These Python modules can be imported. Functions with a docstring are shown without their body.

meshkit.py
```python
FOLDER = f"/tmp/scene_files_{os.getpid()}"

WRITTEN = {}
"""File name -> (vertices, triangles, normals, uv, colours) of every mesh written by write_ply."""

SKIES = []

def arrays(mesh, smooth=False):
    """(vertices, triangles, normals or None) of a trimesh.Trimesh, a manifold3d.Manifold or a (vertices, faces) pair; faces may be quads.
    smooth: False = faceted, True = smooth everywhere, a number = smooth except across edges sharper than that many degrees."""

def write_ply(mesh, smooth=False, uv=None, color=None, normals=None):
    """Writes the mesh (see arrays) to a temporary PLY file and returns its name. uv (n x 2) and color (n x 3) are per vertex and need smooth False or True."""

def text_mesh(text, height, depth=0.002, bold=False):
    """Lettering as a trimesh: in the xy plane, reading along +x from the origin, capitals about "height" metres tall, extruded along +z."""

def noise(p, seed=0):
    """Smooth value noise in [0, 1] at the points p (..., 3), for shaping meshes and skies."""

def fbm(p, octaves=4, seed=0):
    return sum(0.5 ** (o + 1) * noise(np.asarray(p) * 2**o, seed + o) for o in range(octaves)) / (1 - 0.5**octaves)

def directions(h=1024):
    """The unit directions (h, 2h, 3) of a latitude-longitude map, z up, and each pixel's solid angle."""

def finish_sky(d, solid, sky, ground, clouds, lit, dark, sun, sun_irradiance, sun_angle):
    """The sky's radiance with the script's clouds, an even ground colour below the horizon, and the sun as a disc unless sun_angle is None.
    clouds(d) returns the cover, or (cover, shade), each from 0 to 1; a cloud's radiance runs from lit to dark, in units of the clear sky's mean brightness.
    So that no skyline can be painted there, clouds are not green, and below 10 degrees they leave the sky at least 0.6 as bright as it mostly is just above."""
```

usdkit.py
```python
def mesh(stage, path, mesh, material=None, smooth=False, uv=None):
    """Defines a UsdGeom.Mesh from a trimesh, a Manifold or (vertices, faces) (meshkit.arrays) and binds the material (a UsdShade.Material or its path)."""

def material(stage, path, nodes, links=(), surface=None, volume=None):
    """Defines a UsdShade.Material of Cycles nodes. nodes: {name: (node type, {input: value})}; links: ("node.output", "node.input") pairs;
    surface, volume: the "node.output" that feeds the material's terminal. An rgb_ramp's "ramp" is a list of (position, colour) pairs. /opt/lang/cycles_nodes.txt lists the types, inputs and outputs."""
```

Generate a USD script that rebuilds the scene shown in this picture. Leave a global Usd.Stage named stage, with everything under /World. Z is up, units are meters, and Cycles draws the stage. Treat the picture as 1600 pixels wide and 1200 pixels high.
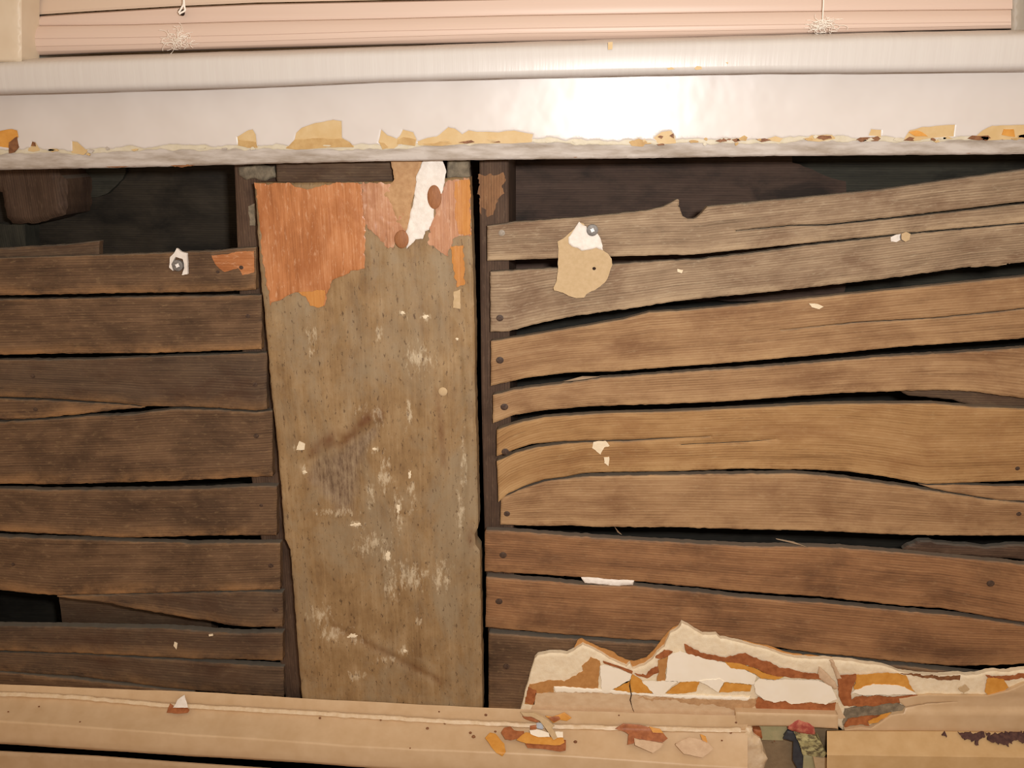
import math, random
import numpy as np
import shapely
from shapely.geometry import Polygon, LineString, Point
from shapely.ops import unary_union
from scipy.spatial import Delaunay
import trimesh
import usdkit, meshkit
from pxr import Usd, UsdGeom, UsdLux, Gf, Sdf, Vt, UsdShade

rng = np.random.default_rng(7)
stage = Usd.Stage.CreateInMemory()
UsdGeom.SetStageUpAxis(stage, UsdGeom.Tokens.z)
UsdGeom.SetStageMetersPerUnit(stage, 1.0)
UsdGeom.Xform.Define(stage, '/World')
UsdGeom.Scope.Define(stage, '/World/Looks')

# ------------------------------------------------------------------ camera
FPX = 1331.0
PITCH, YAW = math.radians(16.6), math.radians(4.0)
FWD = np.array([-math.sin(YAW) * math.cos(PITCH), math.cos(YAW) * math.cos(PITCH), -math.sin(PITCH)])
RIGHT = np.array([math.cos(YAW), math.sin(YAW), 0.0])
UP = np.cross(RIGHT, FWD)
DIST = 0.60                                  # along the axis to the face of the laths (plane y = 0)
EYE = np.array([0.0, 0.0, 0.47]) - FWD * DIST
EYE[0] = 0.0
cam = UsdGeom.Camera.Define(stage, '/World/camera')
cam.CreateHorizontalApertureAttr(36.0)
cam.CreateVerticalApertureAttr(27.0)
cam.CreateFocalLengthAttr(36.0 * FPX / 1600)
cam.CreateClippingRangeAttr((0.02, 100))
cam.CreateExposureAttr(0.2)
m = Gf.Matrix4d(*RIGHT, 0, *UP, 0, *(-FWD), 0, *EYE, 1)
UsdGeom.Xformable(cam).AddTransformOp().Set(m)

# ------------------------------------------------------------------ lights
# the camera's own flash, a little right of and above the lens
fl = UsdLux.RectLight.Define(stage, '/World/flash_light')
fl.CreateWidthAttr(0.036); fl.CreateHeightAttr(0.022)
fl.CreateIntensityAttr(900.0)
fl.CreateColorAttr(Gf.Vec3f(1.0, 0.975, 0.95))
FP = EYE + RIGHT * 0.056 + UP * 0.032 + FWD * 0.0
aim = np.array([0.0, 0.0, 0.515]) - FP; aim /= np.linalg.norm(aim)
fr = np.cross(aim, [0, 0, 1.0]); fr /= np.linalg.norm(fr); fu = np.cross(fr, aim)
UsdGeom.Xformable(fl).AddTransformOp().Set(Gf.Matrix4d(*fr, 0, *fu, 0, *(-aim), 0, *FP, 1))
# the room's warm ceiling lamp and the light its walls give back
cl = UsdLux.RectLight.Define(stage, '/World/ceiling_light')
cl.CreateWidthAttr(0.5); cl.CreateHeightAttr(0.5)
cl.CreateIntensityAttr(2.2)
cl.CreateColorAttr(Gf.Vec3f(1.0, 0.72, 0.46))
UsdGeom.Xformable(cl).AddTransformOp().Set(Gf.Matrix4d(1, 0, 0, 0, 0, 1, 0, 0, 0, 0, 1, 0, 0.4, -1.5, 2.35, 1))
dm = UsdLux.DomeLight.Define(stage, '/World/room_glow')
dm.CreateIntensityAttr(0.16)
dm.CreateColorAttr(Gf.Vec3f(1.0, 0.74, 0.52))

# ------------------------------------------------------------------ picture <-> place
def ray(px, py):
    px, py = np.asarray(px, float), np.asarray(py, float)
    return (FWD[None] * FPX + (px - 800)[:, None] * RIGHT[None] + (600 - py)[:, None] * UP[None]) / FPX

def place(P, d):
    """points traced in the photograph, set on the wall plane that stands d metres in front of the laths"""
    P = np.asarray(P, float).reshape(-1, 2)
    r = ray(P[:, 0], P[:, 1])
    t = (-np.asarray(d, float) - EYE[1]) / r[:, 1]
    return EYE[None] + r * t[:, None]

def project(W):
    q = np.asarray(W, float).reshape(-1, 3) - EYE
    z = q @ FWD
    return np.c_[800 + FPX * (q @ RIGHT) / z, 600 - FPX * (q @ UP) / z]

MM = 0.001
PXM = DIST / FPX                              # metres per pixel at the middle of the wall

# ------------------------------------------------------------------ materials
def S(r, g, b):
    c = np.array([r, g, b]) / 255.0
    return tuple(np.where(c <= 0.04045, c / 12.92, ((c + 0.055) / 1.055) ** 2.4))

def mul(c, k): return tuple(np.clip(np.array(c) * k, 0, 1))

LOOK = {}
def wood(name, dark, mid, light, stain=(60, 35, 18), stain_amt=0.45, pale=(200, 180, 150), pale_amt=0.2, rough=0.75, rings=700.0, bump=0.4, seed=0.0, wear=(196, 150, 100), dust=(112, 110, 102), wv=0.12):
    """weathered sawn wood; the grain runs along the first coordinate of st (metres). The mesh's own "rim" tells how near an edge is (worn paler there)."""
    n = {
        "uv": ("attribute", {"attribute": "st"}),
        "m1": ("mapping", {"scale": (26, 900, 1), "location": (seed, seed * 1.7, 0)}),
        "fib": ("noise_texture", {"scale": 1.0, "detail": 4.0, "roughness": 0.6}),
        "m2": ("mapping", {"scale": (6.0, rings / 5.0, 1), "location": (seed * 2.1, seed, 3)}),
        "ring": ("noise_texture", {"scale": 1.0, "detail": 3.0, "roughness": 0.55, "distortion": 0.4}),
        "m3": ("mapping", {"scale": (20, 34, 1), "location": (seed * 3.3, seed * 0.7, 7)}),
        "blot": ("noise_texture", {"scale": 1.0, "detail": 5.0, "roughness": 0.62, "distortion": 0.3}),
        "m5": ("mapping", {"scale": (24, 46, 1), "location": (seed * 1.3, seed * 2.7, 17)}),
        "blo2": ("noise_texture", {"scale": 1.0, "detail": 6.0, "roughness": 0.7, "distortion": 0.2}),
        "m4": ("mapping", {"scale": (130, 420, 1), "location": (seed, seed * 5.0, 11)}),
        "spk": ("noise_texture", {"scale": 1.0, "detail": 5.0, "roughness": 0.7}),
        "mw": ("mapping", {"scale": (1.0, 1.0, 1), "location": (seed, seed, 0)}),
        "wave": ("wave_texture", {"wave_type": "bands", "bands_direction": "y", "profile": "sine", "scale": rings * 1.6 / 6.2832, "distortion": 5.0, "detail": 3.0, "detail_scale": 0.05, "detail_roughness": 0.6}),
        "g1": ("mix_float", {"fac": 0.42}),
        "g2": ("mix_float", {"fac": wv}),
        "g3": ("mix_float", {"fac": 0.34}),
        "ramp": ("rgb_ramp", {"ramp": [(0.0, dark), (0.33, dark), (0.5, mid), (0.67, light), (1.0, light)]}),
        "sr": ("map_range", {"from_min": 0.47, "from_max": 0.68, "to_min": 0.0, "to_max": stain_amt, "clamp": True}),
        "pr": ("map_range", {"from_min": 0.55, "from_max": 0.72, "to_min": 0.0, "to_max": pale_amt, "clamp": True}),
        "ms": ("mix_color", {"b": S(*stain)}),
        "mp": ("mix_color", {"b": S(*pale)}),
        "rim": ("attribute", {"attribute": "rim"}),
        "rm": ("math", {"math_type": "multiply"}),
        "rr": ("map_range", {"from_min": 0.38, "from_max": 0.62, "to_min": 0.0, "to_max": 0.75, "clamp": True}),
        "mr": ("mix_color", {"b": S(*wear)}),
        "geo": ("geometry", {}), "sx": ("separate_xyz", {}),
        "dr": ("map_range", {"from_min": 0.55, "from_max": 0.9, "to_min": 0.0, "to_max": 0.7, "clamp": True}),
        "md": ("mix_color", {"b": S(*dust)}),
        "bmp": ("bump", {"strength": bump, "distance": 0.0004}),
        "p": ("principled_bsdf", {"roughness": rough, "specular_ior_level": 0.3}),
    }
    l = [("uv.vector", f"{k}.vector") for k in ("m1", "m2", "m3", "m4", "m5", "mw")] + [
         ("m1.vector", "fib.vector"), ("m2.vector", "ring.vector"), ("m3.vector", "blot.vector"), ("m4.vector", "spk.vector"), ("m5.vector", "blo2.vector"), ("mw.vector", "wave.vector"),
         ("fib.fac", "g1.a"), ("ring.fac", "g1.b"), ("g1.result", "g2.a"), ("wave.fac", "g2.b"), ("g2.result", "g3.a"), ("blo2.fac", "g3.b"), ("g3.result", "ramp.fac"),
         ("blot.fac", "sr.value"), ("sr.result", "ms.fac"), ("ramp.color", "ms.a"),
         ("spk.fac", "pr.value"), ("pr.result", "mp.fac"), ("ms.result", "mp.a"),
         ("blo2.fac", "rr.value"), ("rim.fac", "rm.value1"), ("rr.result", "rm.value2"), ("rm.value", "mr.fac"), ("mp.result", "mr.a"),
         ("geo.true_normal", "sx.vector"), ("sx.z", "dr.value"), ("dr.result", "md.fac"), ("mr.result", "md.a"), ("md.result", "p.base_color"),
         ("g2.result", "bmp.height"), ("bmp.normal", "p.normal")]
    LOOK[name] = usdkit.material(stage, '/World/Looks/' + name, n, l, surface="p.BSDF")

def plain(name, c1, c2=None, scale=90.0, rough=0.6, bump=0.25, stretch=(1, 1, 1), metallic=0.0, spec=0.4, dist=0.0006, lo=0.35, hi=0.7, detail=5.0):
    c2 = c2 or c1
    n = {
        "g": ("geometry", {}),
        "m": ("mapping", {"scale": tuple(np.array(stretch, float) * scale)}),
        "t": ("noise_texture", {"scale": 1.0, "detail": detail, "roughness": 0.6}),
        "r": ("rgb_ramp", {"ramp": [(0.0, S(*c1)), (lo, S(*c1)), (hi, S(*c2)), (1.0, S(*c2))]}),
        "b": ("bump", {"strength": bump, "distance": dist}),
        "p": ("principled_bsdf", {"roughness": rough, "metallic": metallic, "specular_ior_level": spec}),
    }
    l = [("g.position", "m.vector"), ("m.vector", "t.vector"), ("t.fac", "r.fac"), ("r.color", "p.base_color"), ("t.fac", "b.height"), ("b.normal", "p.normal")]
    LOOK[name] = usdkit.material(stage, '/World/Looks/' + name, n, l, surface="p.BSDF")

# right-hand laths: warm brown; left-hand laths: darker; upper ones: greyer
wood('lath_warm', S(117, 86, 58), S(160, 125, 89), S(184, 151, 112), stain=(108, 70, 44), stain_amt=0.55, pale=(190, 164, 126), pale_amt=0.3, seed=1.0, wear=(188, 154, 112))
wood('lath_gold', S(120, 86, 52), S(164, 126, 82), S(184, 148, 104), stain=(128, 84, 48), stain_amt=0.5, pale=(196, 170, 128), pale_amt=0.25, seed=2.0, wear=(192, 156, 108))
wood('lath_grey', S(102, 83, 64), S(150, 127, 102), S(187, 164, 135), stain=(102, 72, 52), stain_amt=0.65, pale=(196, 180, 152), pale_amt=0.45, seed=3.0, wear=(188, 164, 132))
wood('lath_red', S(97, 68, 46), S(143, 103, 70), S(172, 130, 90), stain=(78, 52, 36), stain_amt=0.6, pale=(180, 148, 110), pale_amt=0.3, seed=4.0, wear=(164, 124, 84))
wood('lath_dark', S(71, 52, 39), S(108, 83, 61), S(136, 107, 80), stain=(56, 40, 29), stain_amt=0.65, pale=(164, 136, 100), pale_amt=0.4, seed=5.0, wear=(172, 130, 86))
wood('lath_dim', S(62, 48, 38), S(93, 74, 58), S(117, 95, 74), stain=(70, 44, 30), stain_amt=0.6, pale=(140, 116, 86), pale_amt=0.35, seed=6.0, wear=(150, 114, 76))
wood('stud_wood', S(62, 46, 36), S(86, 66, 52), S(108, 84, 66), stain=(50, 34, 26), stain_amt=0.6, pale=(140, 116, 94), pale_amt=0.3, seed=7.0)
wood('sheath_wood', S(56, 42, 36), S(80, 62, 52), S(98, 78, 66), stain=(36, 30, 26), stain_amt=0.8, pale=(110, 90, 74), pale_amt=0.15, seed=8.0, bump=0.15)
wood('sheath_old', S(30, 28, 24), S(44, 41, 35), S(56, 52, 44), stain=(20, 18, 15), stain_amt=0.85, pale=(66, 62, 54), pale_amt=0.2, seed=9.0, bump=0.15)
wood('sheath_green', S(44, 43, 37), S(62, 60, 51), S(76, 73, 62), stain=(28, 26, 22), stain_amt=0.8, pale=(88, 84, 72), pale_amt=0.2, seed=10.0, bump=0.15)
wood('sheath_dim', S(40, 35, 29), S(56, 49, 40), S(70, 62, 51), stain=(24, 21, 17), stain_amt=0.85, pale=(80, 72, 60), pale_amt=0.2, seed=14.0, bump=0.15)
wood('varnish_orange', S(140, 84, 48), S(190, 126, 80), S(216, 158, 114), stain=(150, 88, 48), stain_amt=0.6, pale=(226, 182, 146), pale_amt=0.6, rough=0.3, rings=160, bump=0.6, seed=11.0, wv=0.03)
wood('varnish_pink', S(140, 92, 62), S(190, 138, 104), S(214, 168, 134), stain=(140, 84, 52), stain_amt=0.6, pale=(224, 188, 158), pale_amt=0.6, rough=0.38, rings=160, bump=0.7, seed=12.0, wv=0.03)
wood('varnish_bright', S(170, 108, 54), S(200, 138, 74), S(214, 156, 92), stain=(168, 98, 46), stain_amt=0.4, pale=(220, 174, 118), pale_amt=0.3, rough=0.35, rings=160, bump=0.4, seed=13.0, wv=0.03)

plain('paint_white', (213, 206, 200), (219, 213, 208), scale=30, rough=0.33, bump=0.08, spec=0.5, dist=0.0012, detail=3.0)
plain('paint_stroke', (208, 203, 198), (212, 208, 203), scale=1.0, stretch=(420, 60, 22), rough=0.33, bump=0.22, spec=0.5, dist=0.0006)
plain('paint_cream', (206, 196, 170), (216, 208, 188), scale=160, rough=0.5, bump=0.5)
plain('paint_ochre', (206, 176, 124), (214, 188, 142), scale=120, rough=0.55, bump=0.2)
plain('paint_tan_dark', (186, 150, 96), (204, 172, 118), scale=180, rough=0.6, bump=0.3)
plain('paint_rust', (146, 84, 48), (180, 112, 68), scale=220, rough=0.5, bump=0.5)
plain('paint_amber', (206, 142, 58), (222, 162, 78), scale=160, rough=0.5, bump=0.3)
plain('paint_brown', (112, 70, 44), (150, 104, 66), scale=260, rough=0.6, bump=0.5)
plain('edge_grey', (150, 136, 120), (198, 190, 182), scale=110, stretch=(0.3, 1, 1.6), rough=0.7, bump=0.25, dist=0.0008, lo=0.3, hi=0.6)
plain('blind_peach', (214, 190, 174), (219, 197, 182), scale=20, stretch=(0.1, 1, 6), rough=0.42, bump=0.05)
plain('blind_slat', (212, 190, 168), (218, 196, 176), scale=20, stretch=(0.1, 1, 6), rough=0.42, bump=0.05)
plain('cord_white', (252, 246, 236), rough=0.6, bump=0.0)
plain('casing_cream', (214, 196, 170), (222, 206, 182), scale=40, rough=0.45, bump=0.1)
plain('jamb_grey', (176, 164, 148), (190, 178, 160), scale=60, stretch=(3, 1, 0.4), rough=0.5, bump=0.2)
plain('plaster_white', (232, 224, 214), (246, 240, 232), scale=240, rough=0.85, bump=0.6, dist=0.001)
plain('plaster_cream', (232, 214, 182), (242, 228, 200), scale=220, rough=0.85, bump=0.5, dist=0.001)
plain('plaster_tan', (178, 138, 98), (200, 162, 120), scale=220, rough=0.85, bump=0.5, dist=0.001)
plain('plaster_grey', (108, 98, 82), (152, 138, 116), scale=200, rough=0.9, bump=0.8, dist=0.0012)
plain('paper_white', (248, 238, 218), (252, 244, 228), scale=60, rough=0.6, bump=0.2)
plain('paper_tan', (194, 168, 128), (204, 178, 140), scale=300, rough=0.85, bump=0.25)
plain('paper_kraft', (178, 126, 70), (194, 142, 84), scale=260, rough=0.8, bump=0.3)
plain('paper_grey', (200, 170, 138), (216, 188, 156), scale=200, rough=0.7, bump=0.3)
plain('ledge_tan', (208, 178, 142), (220, 194, 160), scale=130, stretch=(1, 1, 1.5), rough=0.55, bump=0.25)
plain('base_paint', (202, 172, 134), (212, 184, 148), scale=70, rough=0.42, bump=0.12)
plain('base_paint_olive', (196, 162, 114), (206, 174, 128), scale=90, rough=0.5, bump=0.25)
plain('bead_paint', (214, 188, 152), (228, 208, 178), scale=200, rough=0.42, bump=0.4)
plain('purple_grime', (64, 40, 40), (96, 66, 58), scale=300, rough=0.8, bump=0.6)
plain('iron_dark', (52, 54, 60), (66, 70, 76), scale=200, rough=0.5, bump=0.3)
plain('block_grey', (132, 112, 86), (146, 126, 98), scale=200, rough=0.8, bump=0.3)
plain('green_grey', (160, 156, 118), (176, 166, 128), scale=200, rough=0.7, bump=0.3)
plain('frayed', (110, 100, 72), (184, 176, 126), scale=230, stretch=(1, 1, 1.6), rough=0.8, bump=1.0, lo=0.42, hi=0.56)
plain('red_smear', (166, 76, 66), (200, 124, 100), scale=260, rough=0.7, bump=0.6, lo=0.4, hi=0.65)
plain('nail_iron', (58, 42, 34), (92, 72, 58), scale=600, rough=0.55, bump=0.4)
plain('nail_grey', (140, 128, 114), (170, 158, 142), scale=600, rough=0.45, bump=0.4)
plain('screw_steel', (120, 116, 112), (146, 142, 138), scale=600, rough=0.6, metallic=0.3, bump=0.2)
plain('screw_slot', (250, 248, 244), rough=0.35, bump=0.0)
plain('hole_dark', (46, 30, 20), rough=0.9, bump=0.0)
plain('plug_brown', (142, 92, 56), (166, 112, 72), scale=300, stretch=(3, 1, 0.6), rough=0.6, bump=0.5)
plain('floor_wood', (120, 84, 52), (140, 100, 64), scale=30, stretch=(0.2, 3, 1), rough=0.5, bump=0.2)
plain('wall_paint', (214, 188, 150), (220, 196, 160), scale=30, rough=0.6, bump=0.15)
plain('blue_grey', (170, 178, 190), (190, 196, 204), scale=200, rough=0.6, bump=0.2)
LOOK['night_glass'] = usdkit.material(stage, '/World/Looks/night_glass', {
    "t": ("transparent_bsdf", {"color": (0.9, 0.92, 0.9)}), "g": ("glossy_bsdf", {"roughness": 0.02}), "f": ("fresnel", {"IOR": 1.5}), "m": ("mix_closure", {})},
    [("f.fac", "m.fac"), ("t.BSDF", "m.closure1"), ("g.BSDF", "m.closure2")], surface="m.closure")

def board_wood():
    """the wide board: pale weathered pine, vertical grain; "scar" marks the gouged knot, "scuff" where plaster has rubbed off on it"""
    n = {
        "uv": ("attribute", {"attribute": "st"}),
        "m1": ("mapping", {"scale": (18, 520, 1)}), "fib": ("noise_texture", {"scale": 1.0, "detail": 6.0, "roughness": 0.68, "distortion": 0.25}),
        "m2": ("mapping", {"scale": (9, 48, 1), "location": (3, 1, 0)}), "ring": ("noise_texture", {"scale": 1.0, "detail": 4.0, "roughness": 0.6, "distortion": 1.4}),
        "m3": ("mapping", {"scale": (34, 46, 1), "location": (1, 9, 0)}), "blot": ("noise_texture", {"scale": 1.0, "detail": 6.0, "roughness": 0.68}),
        "m4": ("mapping", {"scale": (120, 300, 1), "location": (5, 2, 0)}), "spk": ("noise_texture", {"scale": 1.0, "detail": 6.0, "roughness": 0.72}),
        "m5": ("mapping", {"scale": (170, 420, 1), "location": (8, 3, 0)}), "pit": ("noise_texture", {"scale": 1.0, "detail": 4.0, "roughness": 0.7}),
        "gx": ("mix_float", {"fac": 0.55}), "gy": ("mix_float", {"fac": 0.5}), "gk": ("mix_float", {"fac": 0.55}),
        "ramp": ("rgb_ramp", {"ramp": [(0.0, S(96, 70, 46)), (0.36, S(122, 94, 62)), (0.5, S(150, 121, 83)), (0.62, S(170, 143, 106)), (1.0, S(186, 162, 126))]}),
        "br": ("map_range", {"from_min": 0.44, "from_max": 0.62, "to_min": 0.0, "to_max": 0.65, "clamp": True}),
        "mb": ("mix_color", {"b": S(152, 136, 110)}),
        "m6": ("mapping", {"scale": (11, 20, 1), "location": (4, 4, 2)}), "big": ("noise_texture", {"scale": 1.0, "detail": 6.0, "roughness": 0.7, "distortion": 0.4}),
        "scuff": ("attribute", {"attribute": "scuff"}),
        "sa": ("math", {"math_type": "multiply_add", "value2": 0.24}),
        "sr": ("map_range", {"from_min": 0.66, "from_max": 0.80, "to_min": 0.0, "to_max": 0.62, "clamp": True}),
        "ms": ("mix_color", {"b": S(220, 204, 174)}),
        "pr": ("map_range", {"from_min": 0.585, "from_max": 0.66, "to_min": 0.0, "to_max": 0.7, "clamp": True}),
        "mp": ("mix_color", {"b": S(74, 52, 36)}),
        "scar": ("attribute", {"attribute": "scar"}),
        "kc": ("rgb_ramp", {"ramp": [(0.0, S(70, 52, 42)), (0.40, S(92, 70, 54)), (0.50, S(136, 114, 90)), (0.64, S(166, 146, 116)), (1.0, S(178, 158, 126))]}),
        "mk": ("mix_color", {}),
        "red": ("attribute", {"attribute": "stain"}), "mr": ("mix_color", {"b": S(104, 62, 34)}),
        "bmp": ("bump", {"strength": 0.8, "distance": 0.0007}),
        "p": ("principled_bsdf", {"roughness": 0.6, "specular_ior_level": 0.4}),
    }
    l = [("uv.vector", f"{a}.vector") for a in ("m1", "m2", "m3", "m4", "m5", "m6")] + [
        ("m6.vector", "big.vector"), ("m1.vector", "fib.vector"), ("m2.vector", "ring.vector"), ("m3.vector", "blot.vector"), ("m4.vector", "spk.vector"), ("m5.vector", "pit.vector"),
        ("fib.fac", "gx.a"), ("ring.fac", "gx.b"), ("gx.result", "gy.a"), ("blot.fac", "gy.b"), ("gy.result", "ramp.fac"), ("big.fac", "br.value"), ("br.result", "mb.fac"), ("ramp.color", "mb.a"),
        ("scuff.fac", "sa.value1"), ("spk.fac", "sa.value3"), ("sa.value", "sr.value"), ("sr.result", "ms.fac"), ("mb.result", "ms.a"),
        ("pit.fac", "pr.value"), ("pr.result", "mp.fac"), ("ms.result", "mp.a"),
        ("red.fac", "mr.fac"), ("mp.result", "mr.a"),
        ("scar.fac", "mk.fac"), ("fib.fac", "gk.a"), ("spk.fac", "gk.b"), ("gk.result", "kc.fac"), ("mr.result", "mk.a"), ("kc.color", "mk.b"), ("mk.result", "p.base_color"), ("gy.result", "bmp.height"), ("bmp.normal", "p.normal")]
    LOOK['board_wood'] = usdkit.material(stage, '/World/Looks/board_wood', n, l, surface="p.BSDF")
board_wood()

# ------------------------------------------------------------------ names, tags
used = {}
def path_for(name, parent):
    base = f"{parent}/{name}"
    k = used.get(base, -1) + 1
    used[base] = k
    return base if k == 0 else f"{base}_{k:03d}"

def tag(prim, label=None, cat=None, group=None, kind=None):
    for k, v in (("label", label), ("category", cat), ("group", group), ("kind", kind)):
        if v: prim.SetCustomDataByKey(k, v)
    return prim

def thing(name, label=None, cat=None, group=None, kind=None):
    x = UsdGeom.Xform.Define(stage, path_for(name, '/World'))
    tag(x.GetPrim(), label, cat, group, kind)
    return str(x.GetPath())

def emit(name, parent, v, f, mat, uv=None, smooth=True):
    parent = parent or '/World'
    p = path_for(name, parent)
    usdkit.mesh(stage, p, (np.asarray(v, float), np.asarray(f, int)), LOOK[mat], smooth=smooth, uv=uv)
    return p

def prim(p): return stage.GetPrimAtPath(p)

# ------------------------------------------------------------------ shapes
def resample(P, step, closed=True):
    P = np.asarray(P, float)
    if closed: P = np.vstack([P, P[:1]])
    seg = np.linalg.norm(np.diff(P, axis=0), axis=1); s = np.concatenate([[0], np.cumsum(seg)])
    out = []
    for i in range(len(seg)):
        k = max(1, int(round(seg[i] / step)))
        for j in range(k): out.append(P[i] + (P[i + 1] - P[i]) * j / k)
    if not closed: out.append(P[-1])
    return np.array(out)

def ragged(P, amp, seed, freq=0.09):
    if amp <= 0: return P
    n1 = meshkit.fbm(np.c_[P * freq, np.full(len(P), seed + 0.3)], 3, seed) - 0.5
    n2 = meshkit.fbm(np.c_[P * freq, np.full(len(P), seed + 50.3)], 3, seed + 9) - 0.5
    return P + np.c_[n1, n2] * 2 * amp

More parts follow.
